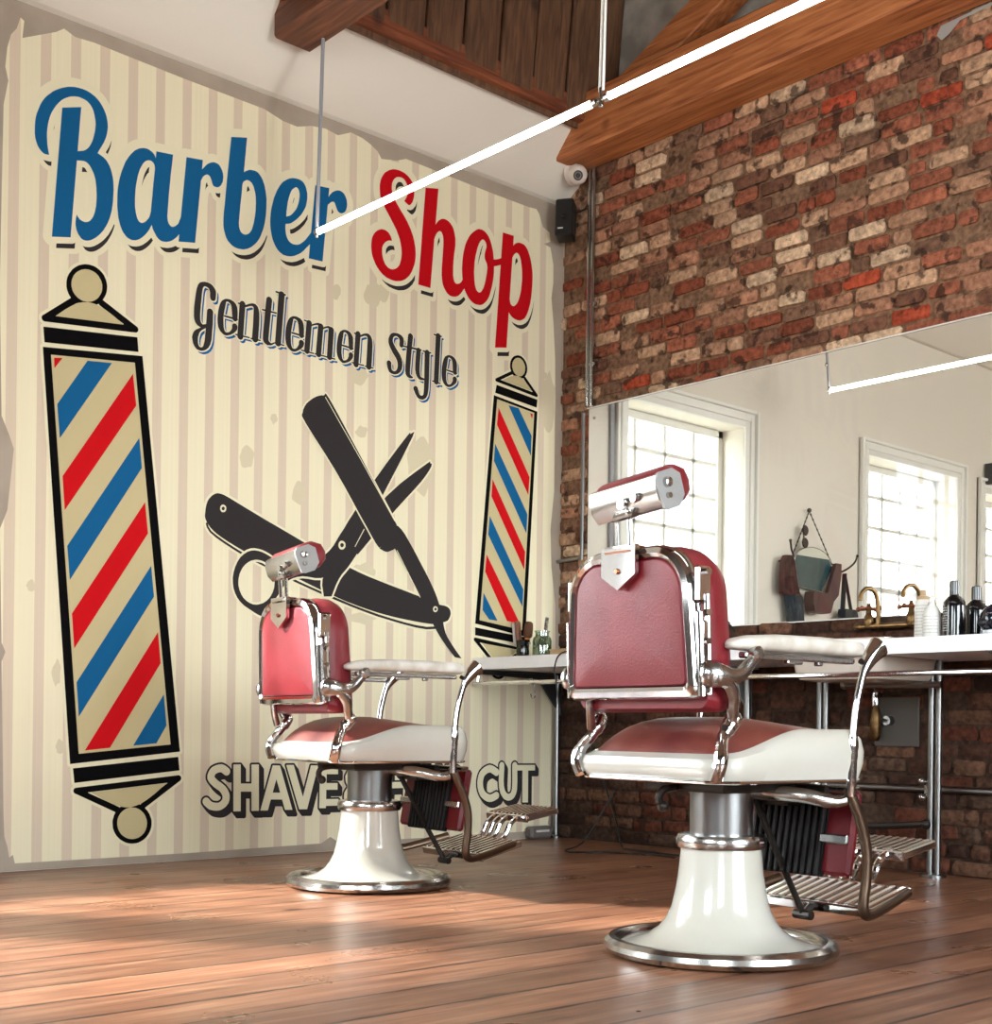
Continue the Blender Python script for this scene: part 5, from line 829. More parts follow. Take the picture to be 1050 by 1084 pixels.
# ------------------------------------------------------------------ mural
def mural():
    root = thing('wall_mural', 'huge cream striped vintage barber shop mural covering the left wall', 'mural', (0, 0, 0))
    def shape(mb, key, x, grow=0., off=(0, 0)):
        flat_print(mb, x, [(MURAL[key], grow, off)], .001 if key in ('gentlemen', 'style', 'hairline', 'rivet', 'rivet_dot') else .0015)
    X0 = .0035; S = .0005
    bk = MB(); bk.box((.0015, -1.72, ZT/2), (.003, 3.435, ZT-.004)); obj('paper_sheet', bk, 'taupe', root, shade=False)
    def layer(name, mat, fn, lv, lab=None, par=root):
        mb = MB(); fn(mb, X0+S*lv); return obj(name, mb, mat, par, shade=False, label=lab)
    fld = layer('striped_field', 'stripe', lambda m, x: shape(m, 'field', x), 0)
    for i, it in enumerate(MURAL['stain']): layer('stain', 'stain', lambda m, x: flat_print(m, x, [([it], 0, (0, 0))]), .6+.05*i, par=fld)
    for key, nm, mt, off, g1, g2 in (('barber', 'word_barber', 'blue', (.019, -.042), .026, .03), ('shop', 'word_shop', 'red', (.019, -.042), .024, .03)):
        w = layer(nm, mt, lambda m, x: shape(m, key, x), 6)
        def halo(m, x):
            flat_print(m, x, [(MURAL[key], g2+.008, (0, 0)), (MURAL[key], .022, off)])
        layer('letter_halo', 'halo', halo, 2, par=w)
        layer('letter_shadow', 'ink', lambda m, x: shape(m, key, x, 0, off), 3, par=w)
        layer('letter_outline', 'halo', lambda m, x: shape(m, key, x, g1), 4, par=w)
    for k in ('gentlemen', 'style'):
        w = layer('word_'+k, 'ink', lambda m, x: shape(m, k, x), 6)
        layer('letter_shadow', 'blue_dark', lambda m, x: shape(m, k, x, .001, (.013, -.012)), 3, par=w)
        layer('letter_outline', 'halo', lambda m, x: shape(m, k, x, .005, (.002, -.001)), 4, par=w)
    for k in ('shave', 'ampersand', 'hair', 'cut'):
        w = layer('word_'+k, 'halo', lambda m, x: shape(m, k, x, .001), 6)
        layer('letter_outline', 'ink', lambda m, x: flat_print(m, x, [(MURAL[k], .010, (q*.005, -q*.006)) for q in range(5)]), 4, par=w)
    for pre, nm in (('pole', 'large_pole_drawing'), ('rpole', 'small_pole_drawing')):
        w = layer(nm, 'blackink', lambda m, x: shape(m, pre+'_dark', x), 6)
        layer('pole_outline', 'halo', lambda m, x: shape(m, pre+'_dark', x, .012), 5, par=w)
        layer('pole_panel', 'tan', lambda m, x: shape(m, pre+'_tan', x), 7, par=w)
        layer('red_stripes', 'pole_red', lambda m, x: shape(m, pre+'_red', x), 8, par=w)
        layer('blue_stripes', 'blue', lambda m, x: shape(m, pre+'_blue', x), 8, par=w)
    rz = layer('razor_drawing', 'ink', lambda m, x: shape(m, 'razor_handle', x), 4)
    layer('razor_outline', 'halo', lambda m, x: flat_print(m, x, [(MURAL['razor_handle'], .012, (0, 0)), (MURAL['razor_lip'], .01, (0, 0))]), 3, par=rz)
    layer('razor_lip', 'ink', lambda m, x: shape(m, 'razor_lip', x), 4, par=rz)
    layer('scissors_outline', 'halo', lambda m, x: flat_print(m, x, [(MURAL[k], .01, (0, 0)) for k in ('handle_a', 'handle_b', 'blade_a', 'blade_b')]), 5, par=rz)
    sc = layer('scissors_drawing', 'ink', lambda m, x: flat_print(m, x, [(MURAL[k], 0, (0, 0)) for k in ('handle_a', 'handle_b', 'blade_a', 'blade_b')]), 6)
    layer('blade_outline', 'halo', lambda m, x: (shape(m, 'razor_blade', x, .008)), 7, par=rz)
    layer('razor_arm', 'ink', lambda m, x: shape(m, 'razor_arm', x), 7.5, par=rz)
    layer('razor_blade', 'ink', lambda m, x: shape(m, 'razor_blade', x), 8, par=rz)
    layer('hairlines', 'halo', lambda m, x: shape(m, 'hairline', x), 9, par=rz)
    for k, mt, lv in (('rivet', 'halo', 9), ('rivet_dot', 'ink', 10)):
        for it in MURAL[k]: layer(k, mt, lambda m, x: flat_print(m, x, [([it], 0, (0, 0))], .0008), lv, par=rz)
mural()
# ------------------------------------------------------------------ barber chair (faces +Y, origin on the floor under its column)
def arch(w, zb, zt, rt, rb, n=7, taper=.0):
    """closed outline in (x,z): rounded top, small bottom radius"""
    pts = []
    for cx, cz, r, a0 in ((w-rb, zb+rb, rb, -90), (w-rt-taper, zt-rt, rt, 0), (-w+rt+taper, zt-rt, rt, 90), (-w+rb, zb+rb, rb, 180)):
        for i in range(n+1):
            a = math.radians(a0+90*i/n); pts.append((cx+r*math.cos(a), cz+r*math.sin(a)))
    return pts
def rrect(hx, y0, y1, r, n=6):
    pts = []
    for cx, cy, a0 in ((hx-r, y1-r, 0), (-hx+r, y1-r, 90), (-hx+r, y0+r, 180), (hx-r, y0+r, 270)):
        for i in range(n+1):
            a = math.radians(a0+90*i/n); pts.append((cx+r*math.cos(a), cy+r*math.sin(a)))
    return pts
def dense(poly, step=.03):
    out = []
    for i in range(len(poly)):
        a, b = poly[i], poly[(i+1) % len(poly)]; l = math.dist(a, b); k = max(1, int(l/step))
        for j in range(k): out.append(tuple(a[q]+(b[q]-a[q])*j/k for q in range(2)))
    return out
def barber_chair(label, loc, rz):
    R = thing('barber_chair', label, 'barber chair', loc, rz, 'vintage barber chairs')
    # pedestal
    p = MB(); p.lathe([(.275, .012), (.272, .028), (.235, .036), (.195, .05), (.168, .07), (.149, .095), (.135, .125), (.125, .165), (.116, .22), (.109, .297), (.085, .3)], seg=64); obj('pedestal', p, 'enamel', R)
    q = MB(); q.lathe([(.262, .004), (.3, .002), (.313, .008), (.319, .02), (.316, .034), (.304, .045), (.288, .046), (.276, .038), (.27, .026)], seg=72, cap=False); obj('base_ring', q, 'nickel', R)
    q = MB(); q.lathe([(.1, .288), (.118, .291), (.123, .3), (.123, .316), (.117, .327), (.1, .33), (.082, .33)], seg=56); obj('collar', q, 'nickel', R)
    q = MB(); q.lathe([(.086, .325), (.086, .474), (.06, .48)], seg=48); obj('column', q, 'steel', R)
    # under-seat mechanism
    q = MB(); q.box((0, .02, .462), (.30, .34, .03), ch=.006); q.box((.02, .2, .43), (.16, .1, .05), ch=.01); q.tube([(.23, .16, .452), (.08, .12, .455), (-.2, .16, .452)], .016, 10); obj('undercarriage', q, 'castiron', R)
    q = MB(); q.tube(smooth([(.03, .05, .448), (.13, .06, .445), (.2, .1, .44), (.245, .165, .425), (.262, .195, .43)]), [.021]*18+[.018]*7, 12); q.tube(smooth([(-.03, .05, .448), (-.13, .06, .445), (-.2, .1, .44), (-.245, .165, .425), (-.262, .195, .43)]), .02, 12); obj('footrest_arm_bar', q, 'nickel', R)
    q = MB(); q.tube(smooth([(-.02, -.06, .46), (-.03, -.15, .458), (-.035, -.19, .45), (-.04, -.20, .43), (-.04, -.19, .41)]), .011, 8); q.sphere((-.04, -.186, .407), .016, 12, 8); obj('tilt_lever', q, 'castiron', R)
    # seat: enamel apron + cushion
    def ztop(y): t = min(1, max(0, (y+.30)/.34)); return .552+.066*(t*t*(3-2*t))
    base = dense(rrect(.278, -.292, .282, .075, 8), .02)
    def ring(s_in, zf):
        o = []
        for x, y in base:
            k = Vector((x, y+.005)); l = k.length; e = (l-s_in)/l
            o.append((x*e, (y+.005)*e-.005, zf(y)))
        return o
    q = MB(); q.loft([ring(.06, lambda y: .478), ring(.012, lambda y: .48), ring(.0, lambda y: .487), ring(-.012, lambda y: .487+(ztop(y)-.487)*.3), ring(-.014, lambda y: .487+(ztop(y)-.487)*.55), ring(-.006, lambda y: .487+(ztop(y)-.487)*.8), ring(.01, lambda y: ztop(y)-.006), ring(.022, lambda y: ztop(y)), ring(.05, lambda y: ztop(y)-.006)]); ap = obj('seat_apron', q, 'enamel', R)
    q = MB(); q.tube([(x*1.0, y, .482) for x, y in rrect(.279, -.293, .283, .075, 8)]+[(.279, .208, .482)], .005, 8); obj('apron_edge_trim', q, 'chrome', ap)
    rings = []
    for t in (0, .03, .08, .16, .28, .42, .58, .74, .9):
        ins = .022+t*.24; h = 1-(1-t)**3.4
        rings.append([(x*(1-ins/.30), (y+.005)*(1-ins/.30)-.005, (ztop(y)-.004)*(1-h)+h*(.648-.035*max(0, y*(1-ins/.3)+.05)/.25)) for x, y in base])
    q = MB(); q.loft(rings); cu = obj('seat_cushion', q, 'leather_seat', R, ang=60)
    # chrome straps at the rear corners
    for sx in (-1, 1):
        q = MB(); pts = smooth([(sx*.25, -.292, .488), (sx*.268, -.294, .525), (sx*.262, -.283, .56), (sx*.246, -.262, .592), (sx*.244, -.238, .622), (sx*.25, -.225, .64)], 5)
        q.tube(pts, [.016]*10+[.014]*8+[.018]*8, 10, flat=(1.0, 1.25)); q.sphere((sx*.25, -.226, .64), .02, 12, 8); obj('corner_strap', q, 'chrome', R)
    # backrest
    BK = MB(); yb = -.350
    def lean(pts, y): return [(x, y-(z-.69)*.045, z) for x, z in pts]
    A = lambda i, zz=0: arch(.243-i, .688+i+zz, 1.076-i, max(.02, .125-i), max(.008, .03-i*.5), 8, .014)
    BK.loft([lean(A(.036), yb+.012), lean(A(.030), yb-.006), lean(A(.02), yb-.012), lean(A(.006), yb-.006), lean(A(0), yb+.006), lean(A(0), yb+.032), lean(A(.012), yb+.04), lean(A(.04), yb+.04)], cap0=True)
    bf = obj('back_frame', BK, 'chrome', R)
    def dome(base, y0, bulge, sc=(1, .995, .97, .92, .84, .72, .56, .38, .18, .04)):
        cz = sum(p[1] for p in base)/len(base); cx = sum(p[0] for p in base)/len(base)
        return [lean([(cx+(x-cx)*s, cz+(z-cz)*s) for x, z in base], y0+bulge*(1-s**3.)) for s in sc]
    q = MB(); q.loft([lean(A(.034), yb+.008), lean(A(.035), yb-.002)]+dome(A(.038), yb-.005, -.006), cap0=False)
    obj('rear_panel', q, 'leather', bf, ang=70)
    q = MB(); q.loft([lean(A(.006, -.028), yb+.04), lean(A(-.002, -.03), yb+.07), lean(A(.0, -.03), yb+.11), lean(A(.012, -.03), yb+.138)]+dome(A(.024, -.03), yb+.148, .026)); obj('back_cushion', q, 'leather', bf, ang=60)
    q = MB(); sh = [(-.066, 1.082), (.060, 1.082), (.060, 1.006), (-.003, .968), (-.066, 1.006)]
    q.prism([(a, b) for a, b in sh], .014, Matrix(((1, 0, 0, 0), (0, 0, -1, yb-.030), (0, 1, 0, 0), (0, 0, 0, 1)))); q.box((-.003, yb-.02, 1.072), (.108, .06, .02), ch=.006); pl = obj('shield_plate', q, 'chrome', bf)
    q = MB(); q.lathe([(.008, 0), (.006, -.006)], (-.003, yb-.045, 1.016), 10, 'y'); obj('plate_screw', q, 'copper', pl)
    for sx in (-1, 1):
        q = MB(); q.tube([(sx*.245, yb+.012, .695), (sx*.242, yb+.002, .90)], .010, 10); q.tube([(sx*.248, yb+.036, .70), (sx*.246, yb+.024, .945)], .007, 8); q.box((sx*.238, yb+.018, .97), (.016, .05, .09), ch=.006); q.box((sx*.245, yb+.022, .80), (.014, .035, .16), ch=.004)
        for z in (.71, .83, .90, 1.0): q.lathe([(.009, 0), (.009, sx*.012)], (sx*.245, yb+.022, z), 10, 'x')
        obj('side_rail', q, 'chrome', bf)
        if sx < 0: q = MB(); q.tube(smooth([(.025+sx*.21, yb+.03, .70), (.023+sx*.213, yb+.035, .66), (.01+sx*.225, yb+.06, .615)], 4), .014, 8, flat=(.7, 1)); obj('back_hinge_link', q, 'nickel', R)
    # headrest
    H = thing('headrest', None, None); H.parent = R
    q = MB()
    for x in (-.024, .022): q.tube([(x, yb-.022, 1.064), (x, yb-.03, 1.189)], .0075, 10)
    obj('post', q, 'chrome', H)
    q = MB(); rt = (Ry(math.radians(-4)) @ Rx(math.radians(20)))*.80; c = Vector((.015, yb+.0, 1.209))
    prof = [(-.042, -.052), (-.058, -.02), (-.056, .02), (-.042, .05), (-.02, .056), (-.024, .044), (-.036, .03), (-.036, -.03), (-.02, -.048)]
    q.add([c+rt @ Vector((x, y, z)) for x in (-.158, .150) for y, z in prof], [tuple(range(9)), tuple(range(9, 18))[::-1]]+[(i, 9+i, 9+(i+1) % 9, (i+1) % 9) for i in range(9)]); obj('headrest_shell', q, 'nickel', H)
    q = MB(); q.box(c+rt @ Vector((-.015, -.05, -.045)), (.09, .05, .024), rot=rt, ch=.008); q.lathe([(.012, 0), (.012, -.012)], tuple(c+rt @ Vector((.06, -.06, 0))), 10, 'y'); q.lathe([(.014, 0), (.014, -.014)], tuple(c+rt @ Vector((0, -.06, -.01))), 10, 'y'); obj('headrest_bracket', q, 'nickel', H)
    q = MB(); hp = [(-.034, -.046), (-.038, 0), (-.036, .05), (0, .068), (.055, .07), (.098, .045), (.108, .005), (.098, -.03), (.06, -.054), (0, -.058)]
    rg = []
    for x, s in ((-.156, .78), (-.15, .94), (-.13, 1), (.125, 1), (.148, .94), (.156, .78)): rg.append([tuple(c+rt @ Vector((x, .012+(y-.012)*s, z*s))) for y, z in hp])
    q.loft(rg); obj('headrest_cushion', q, 'leather', H, ang=70)
    q = MB(); ep = [(-.058, -.054), (-.060, .036), (-.042, .058), (.02, .058), (.05, .034), (.044, -.034), (.01, -.062), (-.035, -.062)]
    q.add([c+rt @ Vector((x, y, z)) for x in (.157, .167) for y, z in ep], [tuple(range(8))[::-1], tuple(range(8, 16))]+[(i, (i+1) % 8, 8+(i+1) % 8, 8+i) for i in range(8)]); en = obj('headrest_end_plate', q, 'stipple', H, label='grey stippled end plate')
    q = MB(); q.lathe([(.014, 0), (.012, .012), (.004, .014)], tuple(c+rt @ Vector((.166, -.02, .02))), 12, 'x'); q.lathe([(.008, 0), (.007, .01)], tuple(c+rt @ Vector((.166, -.03, -.02))), 12, 'x'); obj('end_screw', q, 'nickel', en)
    # arms
    for sx in (-1, 1):
        a = thing('armrest', None, None); a.parent = R
        q = MB(); rg = []
        for y, w, zt, zb in ((-.255, .006, .83, .822), (-.25, .02, .835, .816), (-.235, .034, .842, .813), (-.19, .044, .851, .812), (-.1, .05, .858, .812), (.08, .052, .860, .812), (.2, .05, .858, .812), (.234, .046, .855, .813), (.244, .036, .848, .818)):
            rg.append([(sx*.252+w*.85*math.cos(t)*(abs(math.cos(t))**-.25 if abs(math.cos(t)) > .05 else 1), y, (zt+zb)/2+(zt-zb)/2*math.sin(t)*(abs(math.sin(t))**-.3 if abs(math.sin(t)) > .05 else 1)) for t in (2*PI*k/20 for k in range(20))])
        q.loft(rg); obj('arm_pad', q, 'armpad', a, ang=50)
        q = MB(); q.box((sx*.262, 0, .801), (.03, .43, .016), ch=.004); q.box((sx*.262, -.02, .792), (.018, .06, .016), ch=.003); q.box((sx*.262, .08, .79), (.018, .02, .014), ch=.003); obj('arm_rail', q, 'nickel', a)
        # front post: flared horn at the top, waisted, foot ferrule
        q = MB(); pts = smooth([(sx*.285, .302, .842), (sx*.285, .272, .818), (sx*.285, .243, .78), (sx*.285, .226, .735), (sx*.284, .212, .68), (sx*.283, .204, .62), (sx*.282, .2, .56), (sx*.282, .198, .50), (sx*.28, .198, .44)], 5)
        rr = []
        for i in range(len(pts)):
            t = i/(len(pts)-1); rr.append(.012+.021*max(0, 1-t*3.6)**.8+.006*math.exp(-((t-.72)/.05)**2)+(.003 if t > .75 else 0))
        q.tube(pts, rr, 12, flat=(1, .8)); obj('front_post', q, 'chrome', a)
        q = MB(); q.tube(smooth([(sx*.285, .225, .802), (sx*.285, .248, .79), (sx*.285, .245, .765)], 5), [.008]*11, 8); obj('post_brace', q, 'castiron', a)
        # rear bracket: Y-shaped casting from back rail to pad and down to the seat strap
        q = MB()
        def plate(path, ws, th=.017): q.tube(path, ws, 10, flat=(1, th/.022))
        plate(smooth([(sx*.248, -.350, .752), (sx*.268, -.315, .748), (sx*.28, -.27, .742), (sx*.283, -.235, .755), (sx*.285, -.205, .785), (sx*.285, -.185, .80)], 5), [.012, .026, .032, .034, .034, .033, .031, .029, .027, .025]+[.022-.0006*i for i in range(16)])
        plate(smooth([(sx*.272, -.325, .745), (sx*.277, -.285, .735), (sx*.272, -.255, .70), (sx*.262, -.245, .665), (sx*.255, -.235, .64)], 5), [.024-.0004*i for i in range(21)])
        q.lathe([(.02, 0), (.02, sx*.022), (.012, sx*.028)], (sx*.274, -.19, .803), 14, 'x'); obj('rear_bracket', q, 'nickel', a)
    # leg rest and foot rest
    F = thing('footrest', None, None); F.parent = R
    for sx in (-1, 1):
        q = MB(); pts = smooth([(sx*.272, .195, .46), (sx*.278, .215, .42), (sx*.28, .245, .36), (sx*.28, .268, .29), (sx*.278, .27, .21), (sx*.276, .262, .15), (sx*.272, .275, .118), (sx*.265, .315, .112), (sx*.255, .39, .126), (sx*.245, .46, .142), (sx*.235, .52, .156)], 5)
        q.tube(pts, .0155, 10, flat=(1, .8)); obj('side_bar', q, 'bronze', F)
    q = MB(); n = Rx(math.radians(-10))
    q.box((0, .30, .33), (.44, .03, .24), rot=n, ch=.01); lp = obj('calf_pad', q, 'leather_shade', F)
    q = MB()
    for i in range(11): q.box((-.12+i*.024, .277+.0, .325), (.014, .02, .235), rot=n, ch=.004)
    q.box((0, .284, .325), (.265, .012, .24), rot=n); obj('ribbed_panel', q, 'darkrubber', lp)
    q = MB(); q.box((0, .288, .455), (.46, .034, .014), ch=.004); q.box((.165, .272, .315), (.10, .012, .026), rot=n, ch=.004); q.box((-.165, .272, .315), (.10, .012, .026), rot=n, ch=.004); obj('pad_clamp', q, 'nickel', lp)
    # slatted plate and raised step
    def slat_plate(name, c, w, d, tilt, nsl):
        q = MB(); rt = Rx(math.radians(tilt)); C = Vector(c)
        q.box(C, (w, d, .006), rot=rt)
        for i in range(nsl): q.box(C+rt @ Vector((-w/2+w*(i+.5)/nsl, 0, .006)), (w/nsl*.5, d*.96, .009), rot=rt, ch=.002)
        q.box(C+rt @ Vector((0, -d/2, -.008)), (w+.01, .012, .03), rot=rt, ch=.004); q.box(C+rt @ Vector((0, d/2, -.006)), (w+.01, .012, .024), rot=rt, ch=.004)
        for s in (-1, 1): q.box(C+rt @ Vector((s*w/2, 0, -.006)), (.012, d, .024), rot=rt, ch=.004)
        return obj(name, q, 'chrome', F)
    slat_plate('foot_plate', (0, .475, .135), .42, .19, 14, 12)
    st = slat_plate('foot_step', (-.045, .765, .262), .28, .16, 10, 10)
    q = MB()
    for x in (-.12, -.075, -.03, .04): q.tube(smooth([(x, .56, .15), (x, .60, .158), (x, .625, .185), (x, .64, .215), (x, .675, .24), (x, .73, .25)], 4), .011, 8)
    obj('step_bracket', q, 'chrome', F)
    for x in (.0,):
        q = MB(); q.tube([(x+.0, .12, .45), (x+.0, .22, .28), (x+.0, .348, .082)], .011, 8, flat=(1, .7)); q.tube([(x, .348, .078), (x, .41, .118)], .012, 8); q.lathe([(.014, -.03), (.014, .03)], (x, .348, .08), 10, 'x'); obj('footrest_strut', q, 'castiron', F)
    return R
ch1 = barber_chair('red leather and white enamel barber chair nearest the camera, in front of the sink', (3.067, -2.388, 0), math.radians(-4.5))
ch2 = copy_tree(ch1); ch2.location = (1.233, -2.228, 0); ch2.rotation_euler.z = math.radians(-6.5)
ch2['label'] = 'red leather and white enamel barber chair farther back, in front of the mural'
# ------------------------------------------------------------------ counter along the brick wall
CT = .983; CX = 5.2
ct = thing('vanity_counter', 'long white stone counter under the mirror along the brick wall', 'counter', (0, 0, 0))
q = MB(); hx0, hx1, hy0, hy1 = 1.985, 2.435, -.575, -.145
q.box(((hx0+.004)/2, -.328, CT-.031), (hx0-.004, .644, .062)); q.box(((hx1+CX)/2, -.328, CT-.031), (CX-hx1, .644, .062))
q.box(((hx0+hx1)/2, (hy0-.65)/2, CT-.031), (hx1-hx0, hy0+.65, .062)); q.box(((hx0+hx1)/2, (hy1-.006)/2, CT-.031), (hx1-hx0, -.006-hy1, .062)); obj('worktop', q, 'counter', ct)
q = MB(); q.tube([(.03, -.665, .846), (5.1, -.665, .840)], .011, 10); rail = obj('towel_rail', q, 'chrome', ct)
def gusset(x, mat):
    q = MB(); th = .012
    prof = [(-.02, CT-.064), (-.62, CT-.064), (-.62, CT-.085), (-.2, CT-.10), (-.02, CT-.30)]
    q.add([(x+s*th/2, y, z) for s in (-1, 1) for y, z in prof], [tuple(range(5)), tuple(range(5, 10))[::-1]]+[(i, 5+i, 5+(i+1) % 5, (i+1) % 5) for i in range(5)])
    q.box((x, -.32, CT-.068), (.09, .6, .008)); obj('support_bracket', q, mat, ct)
gusset(.04, 'bracket'); gusset(1.36, 'bracket_light'); gusset(2.95, 'bracket'); gusset(4.4, 'bracket')
for x in (.06, 1.36, 3.0):
    q = MB(); q.tube([(x, -.655, CT-.062), (x, -.665, .84)], .010, 8); obj('rail_hanger', q, 'chrome', ct)
def leg(x, y, dbl=True):
    q = MB()
    for dx in ((-.016, .018) if dbl else (0,)): q.tube([(x+dx, y, 0.006), (x+dx, y, CT-.062)], .014 if dbl else .018, 12)
    k = .055 if dbl else .03; q.lathe([(k, 0.001), (k, .012), (.025, .018)], (x, y, 0), 20); obj('leg', q, 'steel', ct)
leg(2.41, -.13); leg(1.40, -.1, False); leg(1.80, -.06); leg(.035, -.045, False)

# sink let into the counter, only its basin and rim show
sk = thing('wash_basin', 'white ceramic wash basin hung under the counter behind the near chair', 'sink', (2.21, -.36, 0))
q = MB(); q.loft([[(x, y, z) for x, y in rrect(w, -d, d, .05, 6)] for w, d, z in ((.16, .17, .822), (.2, .21, .83), (.213, .222, .85), (.222, .231, .919))]); obj('basin', q, 'ceramic', sk)
q = MB(); q.loft([[(x, y, z) for x, y in rrect(w, -d, d, .06, 6)] for w, d, z in ((.235, .235, CT), (.238, .238, CT+.008), (.225, .225, CT+.014), (.20, .20, CT+.012), (.19, .19, CT+.001))]); obj('basin_rim', q, 'ceramic', sk)
q = MB(); q.tube([(-.12, .05, .815), (.1, .05, .812), (.3, .1, .812)], .014, 8); q.sphere((-.13, .05, .815), .018, 10, 8); obj('waste_pipe', q, 'steel', sk)

# mixer tap on the wall
tp = thing('mixer_tap', 'aged brass wall mixer tap with two gooseneck spouts above the sink', 'tap', (0, 0, 0))
q = MB(); q.tube([(1.985, -.07, 1.087), (2.28, -.07, 1.087)], .012, 10); q.tube([(2.01, -.07, 1.087), (2.01, .0, 1.087)], .012, 10); q.tube([(2.25, -.07, 1.087), (2.25, .0, 1.087)], .012, 10); q.sphere((1.985, -.07, 1.087), .016, 10, 8)
obj('pipe', q, 'brass', tp)
for x in (2.045, 2.255):
    v = MB(); v.lathe([(.018, 1.085), (.022, 1.10), (.02, 1.13), (.014, 1.14), (.012, 1.17), (.008, 1.19)], (x, -.07, 0), 16); vo = obj('valve', v, 'brass', tp)
    h = MB(); h.tube([(x-.055, -.07, 1.165), (x+.055, -.07, 1.165)], .007, 8); h.tube([(x, -.125, 1.165), (x, -.015, 1.165)], .007, 8); h.sphere((x, -.07, 1.168), .014, 10, 8)
    for a, b in ((-.055, 0), (.055, 0), (0, -.055), (0, .055)): h.sphere((x+a, -.07+b, 1.165), .011, 8, 6)
    obj('cross_handle', h, 'copper', vo)
    s = MB(); x2 = x+.05; s.tube(smooth([(x2, -.075, 1.09), (x2, -.08, 1.18), (x2-.004, -.09, 1.225), (x2-.012, -.115, 1.248), (x2-.022, -.145, 1.246), (x2-.03, -.165, 1.222), (x2-.031, -.168, 1.195)], 5), .0095, 10); obj('spout', s, 'brass', tp)

# pipework
cd = thing('conduit_pipes', 'pair of steel conduit pipes running down the brick wall to the mirror', 'pipe', (0, 0, 0))
for x in (.232, .262):
    q = MB(); q.tube([(x, -.03, 3.70), (x-.004, -.03, 2.39)], .0125, 10); obj('pipe', q, 'nickel', cd)
q = MB()
for z in (2.95, 2.62):
    q = MB(); q.box((.246, -.024, z), (.075, .02, .02), ch=.003); obj('pipe_clip', q, 'nickel', cd)
q = MB(); q.tube(smooth([(.01, -.03, 1.555), (.15, -.03, 1.558), (.19, -.03, 1.57), (.2, -.03, 1.62), (.2, -.03, 2.36)], 5), .010, 8); obj('thin_pipe', q, 'steel', label='thin steel pipe turning up beside the left edge of the mirror', cat='pipe')
wp = thing('water_pipe', 'horizontal steel water pipe low on the brick wall behind the counter leg', 'pipe', (0, 0, 0))
q = MB(); q.tube([(1.3, -.04, .368), (4.6, -.04, .374)], .014, 10); obj('pipe', q, 'steel', wp)
q = MB(); q.lathe([(.02, .33), (.02, .41)], (2.33, -.04, 0), 12); q.sphere((2.33, -.085, .405), .022, 10, 8); q.sphere((2.33, -.085, .335), .02, 10, 8); obj('pipe_joint', q, 'nickel', wp)
q = MB(); q.tube([(1.75, -.24, .165), (2.40, -.178, .225)], .015, 8); q.sphere((2.40, -.178, .225), .022, 10, 8); obj('brace_bar', q, 'castiron', label='dark iron bar running low to the steel counter leg', cat='bar')
gp = thing('hand_shower', 'brass handled hand shower hanging on a grey plate under the counter', 'shower', (0, 0, 0))
q = MB(); q.box((2.16, -.016, .66), (.22, .012, .22), ch=.004); obj('wall_plate', q, 'greyboard', gp)
q = MB(); q.lathe([(.012, .735), (.017, .72), (.024, .69), (.026, .63), (.024, .59), (.014, .575)], (2.085, -.07, 0), 18); obj('grip', q, 'brass', gp)
q = MB(); q.lathe([(.017, .73), (.018, .76), (.015, .79), (.02, .795)], (2.085, -.07, 0), 16); q.tube([(2.085, -.07, .79), (2.085, -.07, .92)], .007, 8); obj('neck', q, 'chrome', gp)
q = MB(); q.tube([(2.13, -.06, .665), (2.13, .0, .665)], .022, 12); q.tube([(2.085, -.07, .665), (2.14, -.05, .665)], .01, 8); obj('holder', q, 'steel', gp)

# things on the counter
def hair_brushes():
    x, y = .085, -.36
    v = thing('brush_pot', 'black pot holding two hair brushes at the left end of the counter', 'pot', (x, y, CT))
    q = MB(); q.lathe([(.03, 0), (.034, .006), (.036, .05), (.032, .075), (.036, .085), (.04, .105), (.036, .108), (.03, .08), (.03, .02)], seg=24); q.box((.045, 0, .09), (.03, .012, .012), ch=.003); obj('pot_body', q, 'blackgloss', v)
    b = thing('hair_brush', 'flat wooden brush with white bristles standing in the black pot', 'brush', (x-.018, y, CT+.012))
    q = MB(); rt = Ry(math.radians(-8)); q.box(rt @ Vector((0, 0, .13)), (.026, .04, .15), rot=rt, ch=.01); q.box(rt @ Vector((0, 0, .03)), (.016, .018, .07), rot=rt, ch=.004); obj('handle', q, 'brownwood', b)
    q = MB(); q.box(rt @ Vector((-.022, 0, .135)), (.02, .036, .13), rot=rt, ch=.006); obj('bristles', q, 'bristle_w', b)
    b = thing('hair_brush', 'round brown bristle brush with black handle standing in the black pot', 'brush', (x+.014, y+.01, CT+.012))
    q = MB(); q.tube([(0, 0, .0), (.012, 0, .105)], .013, 10); obj('handle', q, 'black', b)
    q = MB(); q.tube([(.0115, 0, .098), (.012, 0, .107)], .0145, 12); obj('handle_ring', q, 'orange', b)
    q = MB(); q.tube(smooth([(.013, 0, .108), (.016, 0, .13), (.022, 0, .175), (.025, 0, .195)], 4), [.018, .021, .024, .025, .025, .025, .025, .024, .023, .022, .02, .016, .01], 14); obj('bristles', q, 'bristle_b', b)
    j = thing('glass_jar', 'green tinted glass preserving jar on the counter beside the brush pot', 'jar', (.215, -.34, CT))
    q = MB(); q.lathe([(.042, .0), (.05, .006), (.052, .02), (.052, .10), (.047, .115), (.037, .125), (.037, .145), (.041, .147), (.041, .153), (.034, .153), (.034, .125), (.044, .112), (.048, .1), (.048, .012), (.0, .008)], seg=28, cap=False); obj('jar_glass', q, 'greenglass', j)
    c = thing('styling_comb', 'speckled metal comb standing in the green glass jar', 'comb', (.215, -.34, CT+.012))
    q = MB(); rt = Ry(math.radians(9)); q.box(rt @ Vector((0, 0, .095)), (.006, .006, .17), rot=rt); q.box(rt @ Vector((.004, 0, .17)), (.026, .01, .09), rot=rt, ch=.004); obj('comb_body', q, 'metalcomb', c)
hair_brushes()
